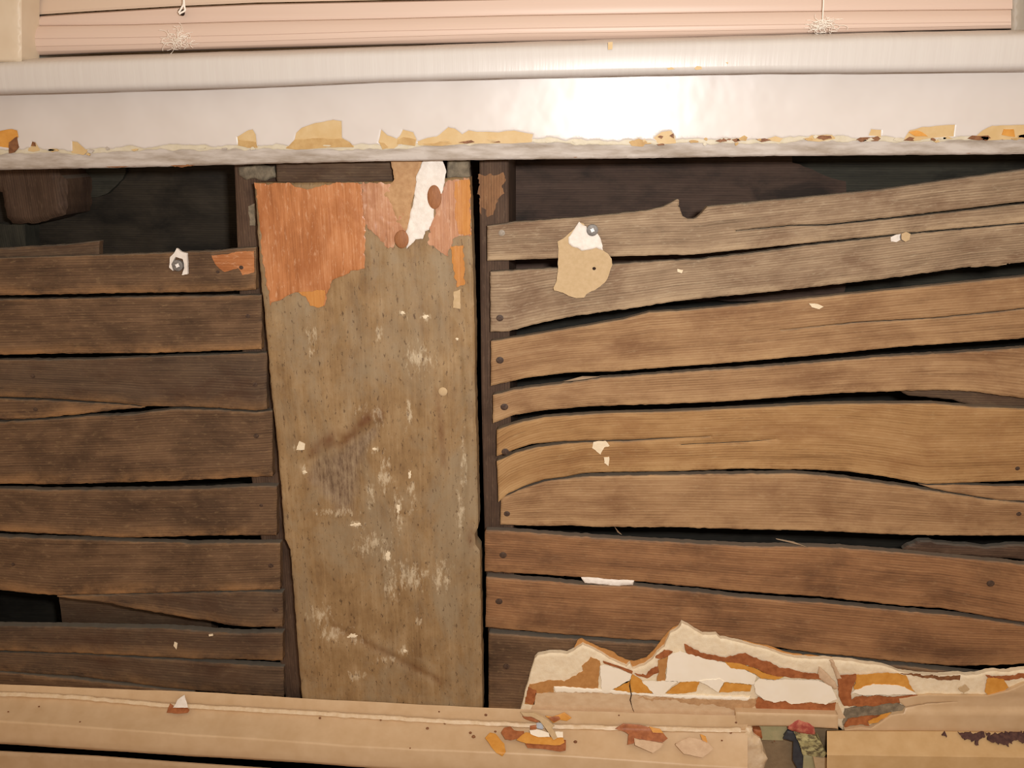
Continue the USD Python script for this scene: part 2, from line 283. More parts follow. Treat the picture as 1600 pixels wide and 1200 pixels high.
SEED = [0]
def slab(name, parent, poly, d, th, mat, uv='h', step=5.0, rough_px=0.0, edge=0.0, edge_px=4.0, relief=None, holes=None, freq=0.09, uvoff=None, back=True, attrs=None):
    """a flat piece with the traced outline, its front face d metres before the laths (d may be a function of the traced points), th thick.
    rough_px frays the outline, edge rounds its rim (metres), relief(px, py) adds height to the face."""
    SEED[0] += 1; sd = SEED[0]
    if name != 'lath': rough_px *= 1.7
    if not isinstance(poly, (Polygon, shapely.MultiPolygon)): poly = Polygon(poly)
    if not poly.is_valid: poly = poly.buffer(0)
    if holes is not None: poly = poly.difference(holes)
    geoms = list(getattr(poly, 'geoms', [poly]))
    V, F, UV = [], [], []; base = 0; AT = {k: [] for k in (attrs or {})}
    off = np.array(uvoff if uvoff is not None else (sd * 1.37, sd * 0.71))
    for g in geoms:
        if g.area < 3: continue
        ext = ragged(resample(np.array(g.exterior.coords)[:-1], step * 0.8), rough_px, sd, freq)
        ints = [ragged(resample(np.array(r.coords)[:-1], step * 0.8), rough_px * 0.5, sd, freq) for r in g.interiors if Polygon(r).area > 4]
        gp = Polygon(ext, ints)
        if not gp.is_valid:
            gp = gp.buffer(0)
            if gp.geom_type != 'Polygon': gp = max(gp.geoms, key=lambda q: q.area)
        rings = [np.array(gp.exterior.coords)[:-1]] + [np.array(r.coords)[:-1] for r in gp.interiors]
        pts = np.vstack(rings)
        x0, y0, x1, y1 = gp.bounds
        gx, gy = np.meshgrid(np.arange(x0, x1, step), np.arange(y0, y1, step * 0.87))
        gx[1::2] += step / 2
        q = np.c_[gx.ravel(), gy.ravel()] + (meshkit.noise(np.c_[gx.ravel(), gy.ravel(), np.full(gx.size, sd)], 3)[:, None] - 0.5) * step * 0.2
        inner = gp.buffer(-0.5 * step)
        if not inner.is_empty:
            shapely.prepare(inner)
            q = q[shapely.contains_xy(inner, q[:, 0], q[:, 1])]
            pts = np.vstack([pts, q])
        if edge > 0:
            for e in (0.35, 0.8):
                r = gp.buffer(-edge_px * e)
                for rr in getattr(r, 'geoms', [r]):
                    if not rr.is_empty: pts = np.vstack([pts, resample(np.array(rr.exterior.coords)[:-1], step * 0.9)])
        pts = np.unique(np.round(pts, 2), axis=0)
        tri = Delaunay(pts).simplices
        c = pts[tri].mean(1)
        shapely.prepare(gp)
        tri = tri[shapely.contains_xy(gp, c[:, 0], c[:, 1])]
        a = pts[tri]; area = (a[:, 1, 0] - a[:, 0, 0]) * (a[:, 2, 1] - a[:, 0, 1]) - (a[:, 1, 1] - a[:, 0, 1]) * (a[:, 2, 0] - a[:, 0, 0])
        tri = tri[np.abs(area) > 0.02]; area = area[np.abs(area) > 0.02]
        # facing the room: in pixel space y is down, so flip where needed
        tri = np.where((area > 0)[:, None], tri[:, ::-1], tri)
        usedv, inv = np.unique(tri, return_inverse=True); tri = inv.reshape(-1, 3); pts = pts[usedv]
        dd = d(pts[:, 0], pts[:, 1]) if callable(d) else np.full(len(pts), float(d))
        W = place(pts, dd)
        h = np.zeros(len(pts))
        if relief is not None: h += relief(pts[:, 0], pts[:, 1])
        if edge > 0:
            bd = shapely.distance(gp.boundary, shapely.points(pts))
            h -= edge * np.clip(1 - bd / edge_px, 0, 1) ** 2
        front = W.copy(); front[:, 1] -= h
        backv = W.copy(); backv[:, 1] += th
        if callable(uv): U = uv(pts, W)
        elif uv == 'h': U = np.c_[W[:, 0], W[:, 2]]
        else: U = np.c_[W[:, 2], W[:, 0]]
        U = U + off
        e = np.sort(np.vstack([tri[:, [0, 1]], tri[:, [1, 2]], tri[:, [2, 0]]]), axis=1)
        ed = np.vstack([tri[:, [0, 1]], tri[:, [1, 2]], tri[:, [2, 0]]])
        _, idx, cnt = np.unique(e, axis=0, return_index=True, return_counts=True)
        be = ed[idx[cnt == 1]]
        n = len(pts)
        at = {k: fn(pts, shapely.distance(gp.boundary, shapely.points(pts))) for k, fn in (attrs or {}).items()}
        V.append(front); F.append(tri + base); UV.append(U); b1 = base; base += n
        bv, binv = np.unique(be, return_inverse=True); be2 = binv.reshape(-1, 2); nb = len(bv)
        V.append(front[bv]); V.append(backv[bv]); UV.append(U[bv]); UV.append(U[bv] + np.array([0, th]))
        for k in at: AT[k] += [at[k], at[k][bv], at[k][bv]]
        s0, s1 = base, base + nb; base += 2 * nb
        F.append(np.c_[s0 + be2[:, 1], s0 + be2[:, 0], s1 + be2[:, 0]]); F.append(np.c_[s0 + be2[:, 1], s1 + be2[:, 0], s1 + be2[:, 1]])
        if back:
            V.append(backv); F.append(tri[:, ::-1] + base); UV.append(U); base += n
            for k in at: AT[k].append(at[k])
    out = emit(name, parent, np.vstack(V), np.vstack(F), mat, uv=np.vstack(UV))
    for k in AT:
        UsdGeom.PrimvarsAPI(stage.GetPrimAtPath(out)).CreatePrimvar(k, Sdf.ValueTypeNames.FloatArray, 'vertex').Set(Vt.FloatArray.FromNumpy(np.concatenate(AT[k]).astype(np.float32)))
    return out

def curve(P):
    P = np.asarray(sorted(P), float)
    def f(x):
        x = np.asarray(x, float); y = np.interp(x, P[:, 0], P[:, 1])
        s0 = (P[1, 1] - P[0, 1]) / (P[1, 0] - P[0, 0]); s1 = (P[-1, 1] - P[-2, 1]) / (P[-1, 0] - P[-2, 0])
        y = np.where(x < P[0, 0], P[0, 1] + s0 * (x - P[0, 0]), y)
        return np.where(x > P[-1, 0], P[-1, 1] + s1 * (x - P[-1, 0]), y)
    return f

def loft(name, parent, rows, mat, x0, x1, nx=120, wob=0.0, caps=True, smooth=35, sub=1):
    """a moulding: rows of (traced curve, depth before the laths), from its back edge round its face; closed at its ends"""
    SEED[0] += 1; sd = SEED[0]
    xs = np.linspace(x0, x1, nx)
    R = []
    for k, (c, d) in enumerate(rows):
        f = curve(c) if not callable(c) else c
        y = f(xs)
        if wob: y = y + (meshkit.fbm(np.c_[xs * 0.02, np.full(nx, k * 3.1), np.full(nx, sd)], 3, sd) - 0.5) * 2 * wob
        R.append(place(np.c_[xs, y], d))
    R = np.array(R)
    k = len(R)
    v = R.reshape(-1, 3)
    F = []
    idx = np.arange(k * nx).reshape(k, nx)
    for i in range(k):
        j = (i + 1) % k
        a, b, c_, d_ = idx[i, :-1], idx[i, 1:], idx[j, 1:], idx[j, :-1]
        F.append(np.c_[a, d_, c_]); F.append(np.c_[a, c_, b])
    if caps:
        for col, flip in ((0, True), (nx - 1, False)):
            fan = [(idx[0, col], idx[i, col], idx[i + 1, col]) for i in range(1, k - 1)]
            F.append(np.array(fan)[:, ::-1] if flip else np.array(fan))
    F = np.vstack(F)
    tm = trimesh.Trimesh(v, F, process=False); tm.fix_normals()
    return emit(name, parent, tm.vertices, tm.faces, mat, smooth=smooth)

def disc(name, parent, cx, cy, rx, ry, d, th, mat, dome=0.3, seg=20):
    """a nail or screw head, a plug: a shallow dome"""
    c = place([(cx, cy)], d)[0]; rx, ry = rx * PXM * 1.0, ry * PXM
    rad = [(1.0, -th), (1.0, 0.0), (0.86, 0.16 * dome * rx), (0.5, 0.3 * dome * rx), (0.0, 0.36 * dome * rx)]
    v, f = [], []
    a = np.arange(seg) * 2 * math.pi / seg
    for r, h in rad[:-1]:
        v += [(c[0] + rx * r * math.cos(t), c[1] - h, c[2] + ry * r * math.sin(t)) for t in a]
    v.append((c[0], c[1] - rad[-1][1], c[2])); top = len(v) - 1
    v.append((c[0], c[1] + th, c[2])); bot = len(v) - 1
    for k in range(len(rad) - 2):
        for i in range(seg):
            j = (i + 1) % seg
            f += [(k * seg + i, k * seg + j, (k + 1) * seg + j), (k * seg + i, (k + 1) * seg + j, (k + 1) * seg + i)]
    k = (len(rad) - 2) * seg
    for i in range(seg):
        j = (i + 1) % seg
        f += [(k + i, k + j, top), (i, bot, j)]
    tm = trimesh.Trimesh(v, f, process=False); tm.fix_normals()
    return emit(name, parent, tm.vertices, tm.faces, mat, smooth=40)

def px_noise(amp, fx, fy, seed):
    return lambda x, y: amp * (meshkit.fbm(np.c_[x * fx, y * fy, np.full(len(x), seed * 1.3)], 3, seed) - 0.5) * 2

# ================================================================== THE SETTING
XL, XR = -250, 1820
fl_ = UsdGeom.Xform
p = emit('floor', None, [(-1.2, -1.6, 0), (1.2, -1.6, 0), (1.2, 0.14, 0), (-1.2, 0.14, 0), (-1.2, -1.6, -0.02), (1.2, -1.6, -0.02), (1.2, 0.14, -0.02), (-1.2, 0.14, -0.02)],
         [(0, 1, 2), (0, 2, 3), (4, 6, 5), (4, 7, 6), (0, 4, 5), (0, 5, 1), (1, 5, 6), (1, 6, 2), (2, 6, 7), (2, 7, 3), (3, 7, 4), (3, 4, 0)], 'floor_wood', smooth=False)
tag(prim(p), kind='structure')

wall = thing('wall_back', 'stripped wall of wooden laths and studs under the window sill', kind='structure')

# --- deep cavity: sheathing boards
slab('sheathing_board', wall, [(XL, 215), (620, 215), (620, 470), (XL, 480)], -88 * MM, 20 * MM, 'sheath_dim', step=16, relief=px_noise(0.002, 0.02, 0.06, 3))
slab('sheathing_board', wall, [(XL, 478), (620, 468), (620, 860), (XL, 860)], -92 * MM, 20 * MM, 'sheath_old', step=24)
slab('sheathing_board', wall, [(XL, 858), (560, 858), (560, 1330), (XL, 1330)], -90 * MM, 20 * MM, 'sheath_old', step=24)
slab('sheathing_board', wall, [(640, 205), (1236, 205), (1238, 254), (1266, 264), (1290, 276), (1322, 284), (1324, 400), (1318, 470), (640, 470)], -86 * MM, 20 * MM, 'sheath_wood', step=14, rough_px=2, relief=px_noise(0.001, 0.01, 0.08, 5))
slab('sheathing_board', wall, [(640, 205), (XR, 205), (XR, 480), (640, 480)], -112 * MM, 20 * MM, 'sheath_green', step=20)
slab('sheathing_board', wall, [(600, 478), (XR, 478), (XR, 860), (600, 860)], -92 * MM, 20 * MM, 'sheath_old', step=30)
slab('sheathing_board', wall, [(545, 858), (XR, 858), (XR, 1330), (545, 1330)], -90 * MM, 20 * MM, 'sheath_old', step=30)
slab('sheathing_scrap', wall, [(112, 230), (190, 230), (196, 270), (188, 284), (170, 300), (150, 306), (112, 312)], -84 * MM, 4 * MM, 'sheath_green', step=7, rough_px=3)
# broken plank low in the left cavity, and a hanging block at its top
slab('broken_plank', wall, [(90, 915), (330, 915), (330, 1100), (100, 1100), (98, 980)], -30 * MM, 15 * MM, 'lath_dim', step=10, rough_px=1.5)
slab('hanging_block', wall, [(-90, 225), (88, 225), (90, 275), (101, 285), (99, 336), (70, 345), (45, 350), (15, 350), (6, 342), (-2, 300), (-90, 300)], -46 * MM, 38 * MM, 'stud_wood', uv='v', step=7, rough_px=2.5, edge=4 * MM, edge_px=12, relief=px_noise(0.002, 0.10, 0.01, 8))
slab('cleat', wall, [(-90, 350), (40, 350), (42, 470), (-90, 470)], -66 * MM, 18 * MM, 'sheath_green', uv='v', step=10, rough_px=2)
# studs
st1 = slab('stud', wall, [(364, 222), (560, 222), (600, 1125), (452, 1125), (385, 700), (371, 400)], -7.5 * MM, 76 * MM, 'stud_wood', uv='v', step=12, edge=1 * MM, relief=px_noise(0.0012, 0.05, 0.01, 11))
st2 = slab('stud', wall, [(748.5, 222), (794, 222), (795, 420), (797, 620), (803, 860), (802, 1125), (765, 1125), (762, 960), (757, 830), (752, 620), (750, 420)], -7.5 * MM, 76 * MM, 'stud_wood', uv='v', step=12, edge=1 * MM, relief=px_noise(0.0012, 0.05, 0.01, 12))
slab('stud', wall, [(-330, 200), (-240, 200), (-240, 1200), (-330, 1200)], -7.5 * MM, 90 * MM, 'stud_wood', uv='v', step=20)
slab('stud', wall, [(1800, 200), (1900, 200), (1900, 1200), (1800, 1200)], -7.5 * MM, 110 * MM, 'stud_wood', uv='v', step=20)
slab('header_block', wall, [(428, 235), (616, 235), (616, 290), (432, 290)], 1 * MM, 8.4 * MM, 'lath_dim', step=6, rough_px=2, edge=2 * MM, relief=px_noise(0.0015, 0.05, 0.08, 13))
slab('header_block', wall, [(698, 235), (734, 235), (734, 284), (698, 284)], 1 * MM, 8.4 * MM, 'plaster_grey', step=6, rough_px=2, edge=2 * MM)
slab('paint_trace', wall, [(748, 274), (788, 272), (784, 305), (774, 318), (772, 336), (758, 340), (749, 332)], -7.3 * MM, 0.8 * MM, 'lath_red', uv='v', step=3, rough_px=5, freq=0.12)
slab('plaster_smear', wall, [(372, 262), (404, 256), (428, 260), (430, 276), (412, 284), (398, 279), (384, 282), (374, 275)], -4 * MM, 3.4 * MM, 'plaster_grey', step=4, rough_px=2.5, edge=1.5 * MM)
slab('plaster_smear', wall, [(388, 322), (398, 318), (399, 352), (390, 352)], -6.6 * MM, 0.8 * MM, 'plaster_grey', step=4, rough_px=2)

# the plastered wall that goes on either side of the stripped part and round the window
fl0, fl1 = project([(-0.95, -0.010, 0.001), (place([(XL, 900)], 10 * MM)[0][0] + 0.004, -0.010, 0.001)])
fr0, fr1 = project([(place([(XR, 900)], 10 * MM)[0][0] - 0.004, -0.010, 0.001), (0.95, -0.010, 0.001)])
def wall_rect(x0, x1, z0, z1):
    return project([(x0, -0.010, z1), (x1, -0.010, z1), (x1, -0.010, z0), (x0, -0.010, z0)])
XLw, XRw = place([(XL, 700)], 10 * MM)[0][0] + 0.01, place([(XR, 700)], 10 * MM)[0][0] - 0.02
ztop = place([(800, -258)], 10 * MM)[0][2]
slab('plaster_face', wall, wall_rect(-1.1, XLw, 0.001, ztop), 10 * MM, 16 * MM, 'wall_paint', step=60)
slab('plaster_face', wall, wall_rect(XRw, 1.1, 0.001, ztop), 10 * MM, 16 * MM, 'wall_paint', step=60)
slab('plaster_face', wall, wall_rect(-1.1, 1.1, ztop - 0.004, 1.35), 10 * MM, 16 * MM, 'wall_paint', step=60)

# --- laths
def lath(top, bot, d, mat, left=None, right=None, th=7.0, slits=(), extra=None, cut=None, label=None, rough=0.9, twist=0.0, nails=(), uvamp=1.0, step=5.0, name='lath'):
    x0 = left if left is not None else XL
    x1 = right if right is not None else XR
    ft, fb = curve(top), curve(bot)
    xs = np.arange(x0, x1 + 0.1, 7.0); xs[-1] = x1
    T = np.c_[xs, ft(xs)]; B = np.c_[xs, fb(xs)]
    # the traced corners themselves
    addT = np.array([p for p in top if x0 < p[0] < x1] or np.zeros((0, 2))).reshape(-1, 2)
    addB = np.array([p for p in bot if x0 < p[0] < x1] or np.zeros((0, 2))).reshape(-1, 2)
    T = np.vstack([T, addT]); T = T[np.argsort(T[:, 0])]
    B = np.vstack([B, addB]); B = B[np.argsort(B[:, 0])]
    keep = lambda A: A[np.concatenate([[True], np.diff(A[:, 0]) > 0.5])]
    poly = Polygon(np.vstack([keep(T), keep(B)[::-1]])).buffer(0)
    if extra is not None: poly = unary_union([poly, Polygon(extra)])
    if cut is not None: poly = poly.difference(Polygon(cut))
    for s in slits: poly = poly.difference(Polygon(s))
    if poly.geom_type != 'Polygon': poly = max(poly.geoms, key=lambda g: g.area)
    xm = np.linspace(max(x0, 0), min(x1, 1600), 30); wid = float(np.mean(fb(xm) - ft(xm))) * PXM
    SEEDL = SEED[0]
    def uvf(P, W):
        t, b = ft(P[:, 0]), fb(P[:, 0])
        q = (b - P[:, 1]) / np.maximum(b - t, 4)
        local = (b - t) * PXM
        return np.c_[W[:, 0], np.clip(q, -0.3, 1.3) * (0.5 * wid + 0.5 * local)]
    r0 = px_noise(0.0007, 0.012, 0.05, SEEDL + 3); r1 = px_noise(0.0004, 0.03, 0.25, SEEDL + 4)
    path = slab(name, wall, poly, d * MM, th * MM, mat, uv=uvf, step=step, rough_px=rough * (1.0 if slits else 1.7), edge=1.1 * MM, edge_px=4.0, freq=0.12, relief=lambda x, y: r0(x, y) + r1(x, y),
                attrs={'rim': lambda P, bd: np.clip(1 - (fb(P[:, 0]) - P[:, 1]) / (14 + 10 * meshkit.noise(np.c_[P * 0.02, np.full(len(P), SEEDL)], 2)), 0, 1) + 0.35 * np.clip(1 - bd / 6, 0, 1)})
    if label: tag(prim(path), label)
    for (nx_, ny_, r, mt) in nails:
        disc('nail', path, nx_, ny_, r, r * 0.9, d * MM + 0.35 * MM, 1.2 * MM, mt, dome=0.25, seg=14)
    return path

NI, NG = 'nail_iron', 'nail_grey'
# left of the wide board, from the top
lath([(0, 388), (100, 382), (152, 377)], [(0, 440), (155, 432)], -9, 'lath_dim', right=154, th=6, nails=())
lath([(0, 403), (117, 400), (155, 399), (267, 395), (333, 392), (400, 386)], [(0, 462), (100, 460), (200, 458), (300, 457), (367, 455), (399, 453)], 0, 'lath_dark', right=399, nails=[(377, 418, 4.5, NI), (340, 425, 2.5, NI)], label='top lath left of the board, with an orange paint patch at its end')
slab('varnish_patch', wall, [(330, 399), (345, 398), (398, 391), (396, 424), (380, 430), (372, 420), (352, 424), (334, 412)], 0.45 * MM, 0.8 * MM, 'varnish_orange', step=3, rough_px=2)
lath([(0, 468), (100, 467.5), (233, 464), (397, 462)], [(0, 555), (100, 553), (233, 552), (367, 548), (409, 546)], 0, 'lath_dark', right=408, nails=[(387, 494, 3.5, NI)])
lath([(0, 563), (133, 562), (267, 557), (413, 552)], [(0, 620), (90, 624), (180, 630), (225, 635), (279, 635.5), (330, 637), (399, 642), (417, 640)], 0, 'lath_dim', right=416, nails=[(398, 601, 4, NI), (51, 588, 3.5, NI)])
lath([(0, 623), (90, 627), (180, 632), (225, 635.5)], [(0, 656.5), (60, 654), (120, 648), (180, 641), (226, 637.5)], -1, 'lath_dark', right=226, nails=[(55, 640, 3.5, NI)], label='narrow split sliver of lath tapering to a point')
lath([(0, 660), (90, 655.5), (135, 651), (210, 648), (240, 643), (279, 639.5), (330, 640.5), (399, 645), (420, 643)], [(0, 757), (90, 757), (180, 755), (270, 752), (360, 748), (429, 744)], 0, 'lath_dark', right=425, nails=[(400, 681.5, 4, NI)])
lath([(0, 765), (120, 767), (210, 766), (300, 765), (405, 760), (433, 760)], [(0, 831), (60, 834), (120, 837), (186, 841), (270, 839), (345, 837.5), (432, 837)], -0.5, 'lath_dark', right=432, nails=[(408, 790, 3, NI)])
lath([(0, 840), (180, 846), (300, 850), (442, 849)], [(0, 923), (45, 928), (90, 931), (150, 929.5), (207, 928), (270, 926.5), (405, 922.5), (438, 922)], 0, 'lath_dark', right=437, nails=[(423, 884, 4.5, NI), (20, 882, 3, NI)])
lath([(88, 932), (150, 930.5), (207, 929), (270, 928), (405, 925), (442, 928)], [(88, 933.5), (168, 943), (210, 952), (270, 962), (330, 972), (363, 979), (400, 981), (442, 980)], 0, 'lath_dim', left=88, right=441, nails=[(430, 953, 5, NI)], label='wedge of split lath widening towards the board')
lath([(0, 979), (99, 980), (150, 981), (270, 983.5), (375, 991), (438, 989.5)], [(0, 1018), (120, 1021), (210, 1025.5), (300, 1030), (441, 1033.6)], 0, 'lath_dim', right=441)
lath([(0, 1019.5), (120, 1023), (240, 1030.5), (360, 1038.5), (438, 1043.5)], [(0, 1049), (120, 1058), (240, 1073), (330, 1083), (444, 1090)], -2.5, 'lath_dim', right=443)
lath([(0, 1052), (105, 1061), (180, 1070), (300, 1084)], [(0, 1120), (300, 1128)], -1, 'lath_dark', right=300)

# right of the board, from the top
slit1 = [(1150, 360.2), (1237, 351.5), (1292, 350.5), (1407, 338), (1490, 328), (1600, 315), (XR + 20, 294), (XR + 20, 298), (1600, 319), (1490, 331.5), (1407, 340.8), (1292, 352.6), (1237, 353), (1150, 361)]
lath([(762, 353), (803, 347), (905, 340), (1009.5, 329), (1037, 325), (1063, 324), (1104, 325), (1106, 322.5), (1180, 315), (1270, 307), (1380, 296), (1490, 280), (1600, 265)],
     [(760, 408), (858, 404.5), (963, 401), (1015, 399.5), (1084, 398), (1180, 388.5), (1270, 379), (1380, 368), (1424, 363.5), (1480, 358), (1600, 348)], 1, 'lath_grey', left=761, slits=[slit1],
     extra=[(1000, 332), (1037, 322.5), (1050, 316), (1059, 311), (1064, 315), (1060, 322), (1065, 335), (1010, 340)],
     cut=[(1061, 318), (1063, 328), (1067, 338), (1075, 342), (1084, 342.5), (1090, 340), (1095, 335), (1104, 325), (1107, 318), (1085, 300), (1063, 300)],
     nails=[(784, 364, 5, NG)], label='topmost grey lath with a notch in its upper edge and a long split')
lath([(766, 425), (869, 419), (960, 413), (1015, 409), (1097.5, 405), (1180, 395), (1270, 383), (1374.5, 371.5), (1435, 364.8), (1600, 349.5)],
     [(765, 519), (795, 518), (850, 504), (905, 493), (987.5, 482), (1056, 471), (1180, 458.6), (1270, 449), (1380, 436.6), (1517.5, 417), (1600, 410)], 0, 'lath_grey', left=766, nails=[(781, 497, 5.5, NI)],
     extra=[(1520, 412), (1579, 413), (1560, 416), (1518, 418)])
crack3 = [(1220, 516), (1336, 503.6), (1462, 496.4), (1600, 482.4), (XR + 20, 465), (XR + 20, 466.4), (1600, 483.6), (1462, 497.6), (1336, 504.6)]
crack3b = [(866, 516), (905, 509.6), (960, 504.6), (1080, 500.4), (960, 505.8), (905, 511)]
lath([(766, 533.7), (850, 520.5), (905, 511), (974, 499), (1015, 488), (1064, 486), (1180, 475), (1270, 465.5), (1435, 449), (1600, 432.5)],
     [(769, 603), (822.5, 591), (888.5, 582.6), (960, 580.7), (1070, 572.5), (1160, 566), (1270, 556), (1407.5, 542.5), (1600, 529)], 0, 'lath_warm', left=767, slits=[crack3], nails=[(781, 563, 6, NI)])
lath([(769, 618), (803, 609), (877.5, 600), (938, 591), (1015, 586), (1056, 582), (1160, 576), (1270, 567.5), (1380, 558), (1490, 552), (1600, 544)],
     [(771.6, 661), (806, 648.6), (850, 641.8), (932.5, 635), (1042.5, 632), (1160, 626.6), (1242.5, 619.8), (1325, 614), (1394, 612), (1462.5, 610), (1517.5, 612), (1600, 622.5)], 0, 'lath_warm', left=770, nails=[(788, 636, 6, NI)])
slab('lath_sliver', wall, [(1397, 606), (1462, 608), (1517, 610), (1600, 618), (XR, 640), (XR, 665), (1600, 640), (1517, 634), (1490, 625), (1449, 620.5), (1420, 619)], -8 * MM, 5 * MM, 'lath_dim', step=6, rough_px=1, edge=1 * MM)
slit5 = [(760, 718), (774, 714.5), (803, 703.5), (831, 694.5), (877.5, 690), (932.5, 688.5), (974, 688), (1026, 685.4), (1110, 682), (1026, 687), (974, 690.2), (932.5, 691), (891, 693), (836, 700), (806, 708), (776, 721.5), (760, 726)]
crack6 = [(1064, 695), (1180, 689.6), (1215, 686.6), (1180, 690.8), (1064, 696)]
lath([(773, 673), (809, 661), (850, 652.8), (905, 648.6), (960, 646), (1042.5, 644), (1160, 638.5), (1242.5, 634), (1325, 631), (1462.5, 630.7), (1517.5, 636), (1600, 639)],
     [(780, 784), (795, 771), (822.5, 758.6), (850, 750), (883, 745.7), (910.5, 740), (960, 738), (1070, 736.6), (1160, 733), (1270, 734.7), (1325, 737.5), (1380, 745), (1435, 755), (1449, 757), (1490, 756), (1559, 753), (1600, 751)],
     0.5, 'lath_gold', left=776, slits=[slit5, crack6], cut=[(740, 655), (773.5, 655), (772, 674), (776, 716), (779, 790), (740, 790)], nails=[(789.5, 706, 6, NI), (1590, 732, 3.5, NI)], label='broad golden lath split along its left end, bending down at the board')
slab('lath_sliver', wall, [(1436, 757), (1451, 758.6), (1490, 757.8), (1556, 760), (1600, 760), (XR, 762), (XR, 790), (1600, 783), (1559, 781.4), (1490, 770), (1455, 763)], -0.5 * MM, 5 * MM, 'lath_warm', step=5, rough_px=0.6, edge=0.8 * MM)
lath([(781, 783), (786, 778), (809, 767.5), (850, 753.5), (888.5, 748), (910, 745.5), (960, 744), (1160, 741), (1251, 740.5), (1297.5, 745), (1352.5, 752), (1407.5, 760), (1462.5, 768.5), (1545, 781), (1600, 786)],
     [(781, 820.5), (836, 822.7), (891, 822), (932.5, 824.6), (1042.5, 824.6), (1160, 828), (1270, 830), (1352.5, 834), (1435, 837), (1517.5, 838), (1600, 837.5)], -0.5, 'lath_warm', left=782, nails=[(792, 803, 5, NI), (1592, 803, 4, NI)])
slab('lath_sliver', wall, [(1410, 860), (1440, 846), (1480, 850), (1540, 856), (1600, 852), (XR, 850), (XR, 880), (1600, 876), (1500, 870), (1450, 866)], -6 * MM, 6 * MM, 'stud_wood', step=6, rough_px=2, edge=2 * MM, edge_px=6)
lath([(756, 833), (759, 829.5), (800, 831), (898, 838.5), (962, 843), (1050, 848), (1160, 854), (1255, 855), (1312, 857), (1413, 865), (1492.6, 872.5), (1600, 883)],
     [(756, 893.5), (851, 899), (908, 903), (987, 908.7), (1088, 918), (1170, 926), (1287, 934), (1413, 948), (1470, 951.5), (1524, 961), (1600, 973.6)], 0.5, 'lath_red', left=757, nails=[(786, 867.5, 6, NI), (1548, 912, 6, NI)])
lath([(758, 902), (851, 908.7), (911, 914.5), (990, 917), (1088, 926), (1160, 934.7), (1287, 943.5), (1413, 956), (1477, 961), (1600, 977.7)],
     [(760.6, 981), (867, 991), (962, 998), (1034.6, 1003), (1201, 1011.6), (1287, 1022.7), (1382, 1032), (1477, 1040.8), (1556, 1041), (1600, 1038.6)], 0, 'lath_red', left=759, nails=[(779.6, 940, 6, NI)])
lath([(762, 990), (867, 997.5), (1034.6, 1008), (1200, 1020), (1600, 1062)], [(768, 1115), (1600, 1150)], -0.5, 'lath_dark', left=763, nails=[(791, 1042, 5.5, NI)])
for q in ([(1235, 848), (1214, 843), (1212, 841.5), (1240, 846.5), (1262, 855)], [(880, 596), (910, 588), (938, 588.4), (905, 594)], [(960, 823), (967, 831), (972, 836), (965, 832)]):
    slab('splinter', wall, q, 1.2 * MM, 0.8 * MM, 'lath_grey', step=3)
lump = slab('plaster_lump', None, [(908, 903), (930, 904), (960, 907), (992, 908), (989, 916), (968, 917.5), (940, 914.5), (914, 913)], 1.0 * MM, 6.5 * MM, 'plaster_white', step=3, rough_px=1.2, edge=1.2 * MM, edge_px=3, relief=px_noise(0.0008, 0.2, 0.2, 4))
tag(prim(lump), 'white lump of plaster squeezed between two reddish laths right of the board', 'plaster')

# ------------------------------------------------------------------ the wide board
bd = thing('wooden_board', 'wide weathered upright board with orange varnish at its top, between the laths', 'board')
BP = [(396.5, 285.5), (440, 285), (470, 286), (500, 285.5), (566, 284.5), (611, 283.5), (660, 283), (704, 278), (733.5, 277), (735, 320), (737, 375), (741, 495), (741.5, 600), (743, 660), (744.5, 702), (746.5, 790), (747, 826), (741, 836), (743, 852), (749.5, 862), (751, 960), (754, 1118), (474, 1118), (471, 1091), (461, 959), (452.4, 860), (445, 843), (434, 702), (422, 600), (414.5, 510), (405.5, 420), (399.5, 330)]
kn = px_noise(1.0, 0.10, 0.012, 21)
SCAR = Polygon([(480, 735), (486, 716), (505, 712), (530, 700), (552, 684), (575, 668), (596, 650), (592, 680), (576, 700), (566, 730), (562, 770), (556, 800), (530, 800), (512, 780), (497, 764), (482, 752)])
def scar(x, y):
    P = np.c_[x, y]
    j = np.c_[px_noise(7, 0.06, 0.06, 24)(x, y), px_noise(7, 0.06, 0.06, 25)(x, y)]
    q = shapely.points(P + j)
    dd = shapely.distance(SCAR.boundary, q) * np.where(shapely.contains(SCAR, q), 1, -1)
    return np.clip((dd + 3) / 14, 0, 1)
SCUFFS = [(629, 489, 12, 7), (664, 495, 12, 8), (592, 522, 8, 20), (487, 530, 9, 34), (655, 560, 30, 30), (585, 702, 9, 9), (557, 820, 16, 9), (638, 648, 8, 30), (622, 800, 10, 46), (644, 770, 8, 40), (606, 868, 10, 30), (724, 725, 7, 50), (720, 800, 9, 50), (655, 970, 12, 9), (640, 900, 40, 30), (580, 850, 26, 26), (612, 920, 14, 26), (556, 1057, 16, 14), (632, 1017, 14, 12), (520, 990, 30, 16), (590, 650, 10, 24), (565, 642, 12, 14), (466, 698, 12, 9), (476, 735, 12, 10), (575, 690, 10, 20), (525, 800, 40, 10), (690, 900, 20, 30), (500, 960, 24, 18), (560, 1000, 20, 9), (600, 1030, 24, 8), (580, 770, 8, 30), (600, 740, 14, 40)]
def scuff(P, bd):
    o = np.zeros(len(P))
    for cx, cy, rx, ry in SCUFFS: o = np.maximum(o, np.exp(-((P[:, 0] - cx) / rx) ** 2 - ((P[:, 1] - cy) / ry) ** 2))
    return o
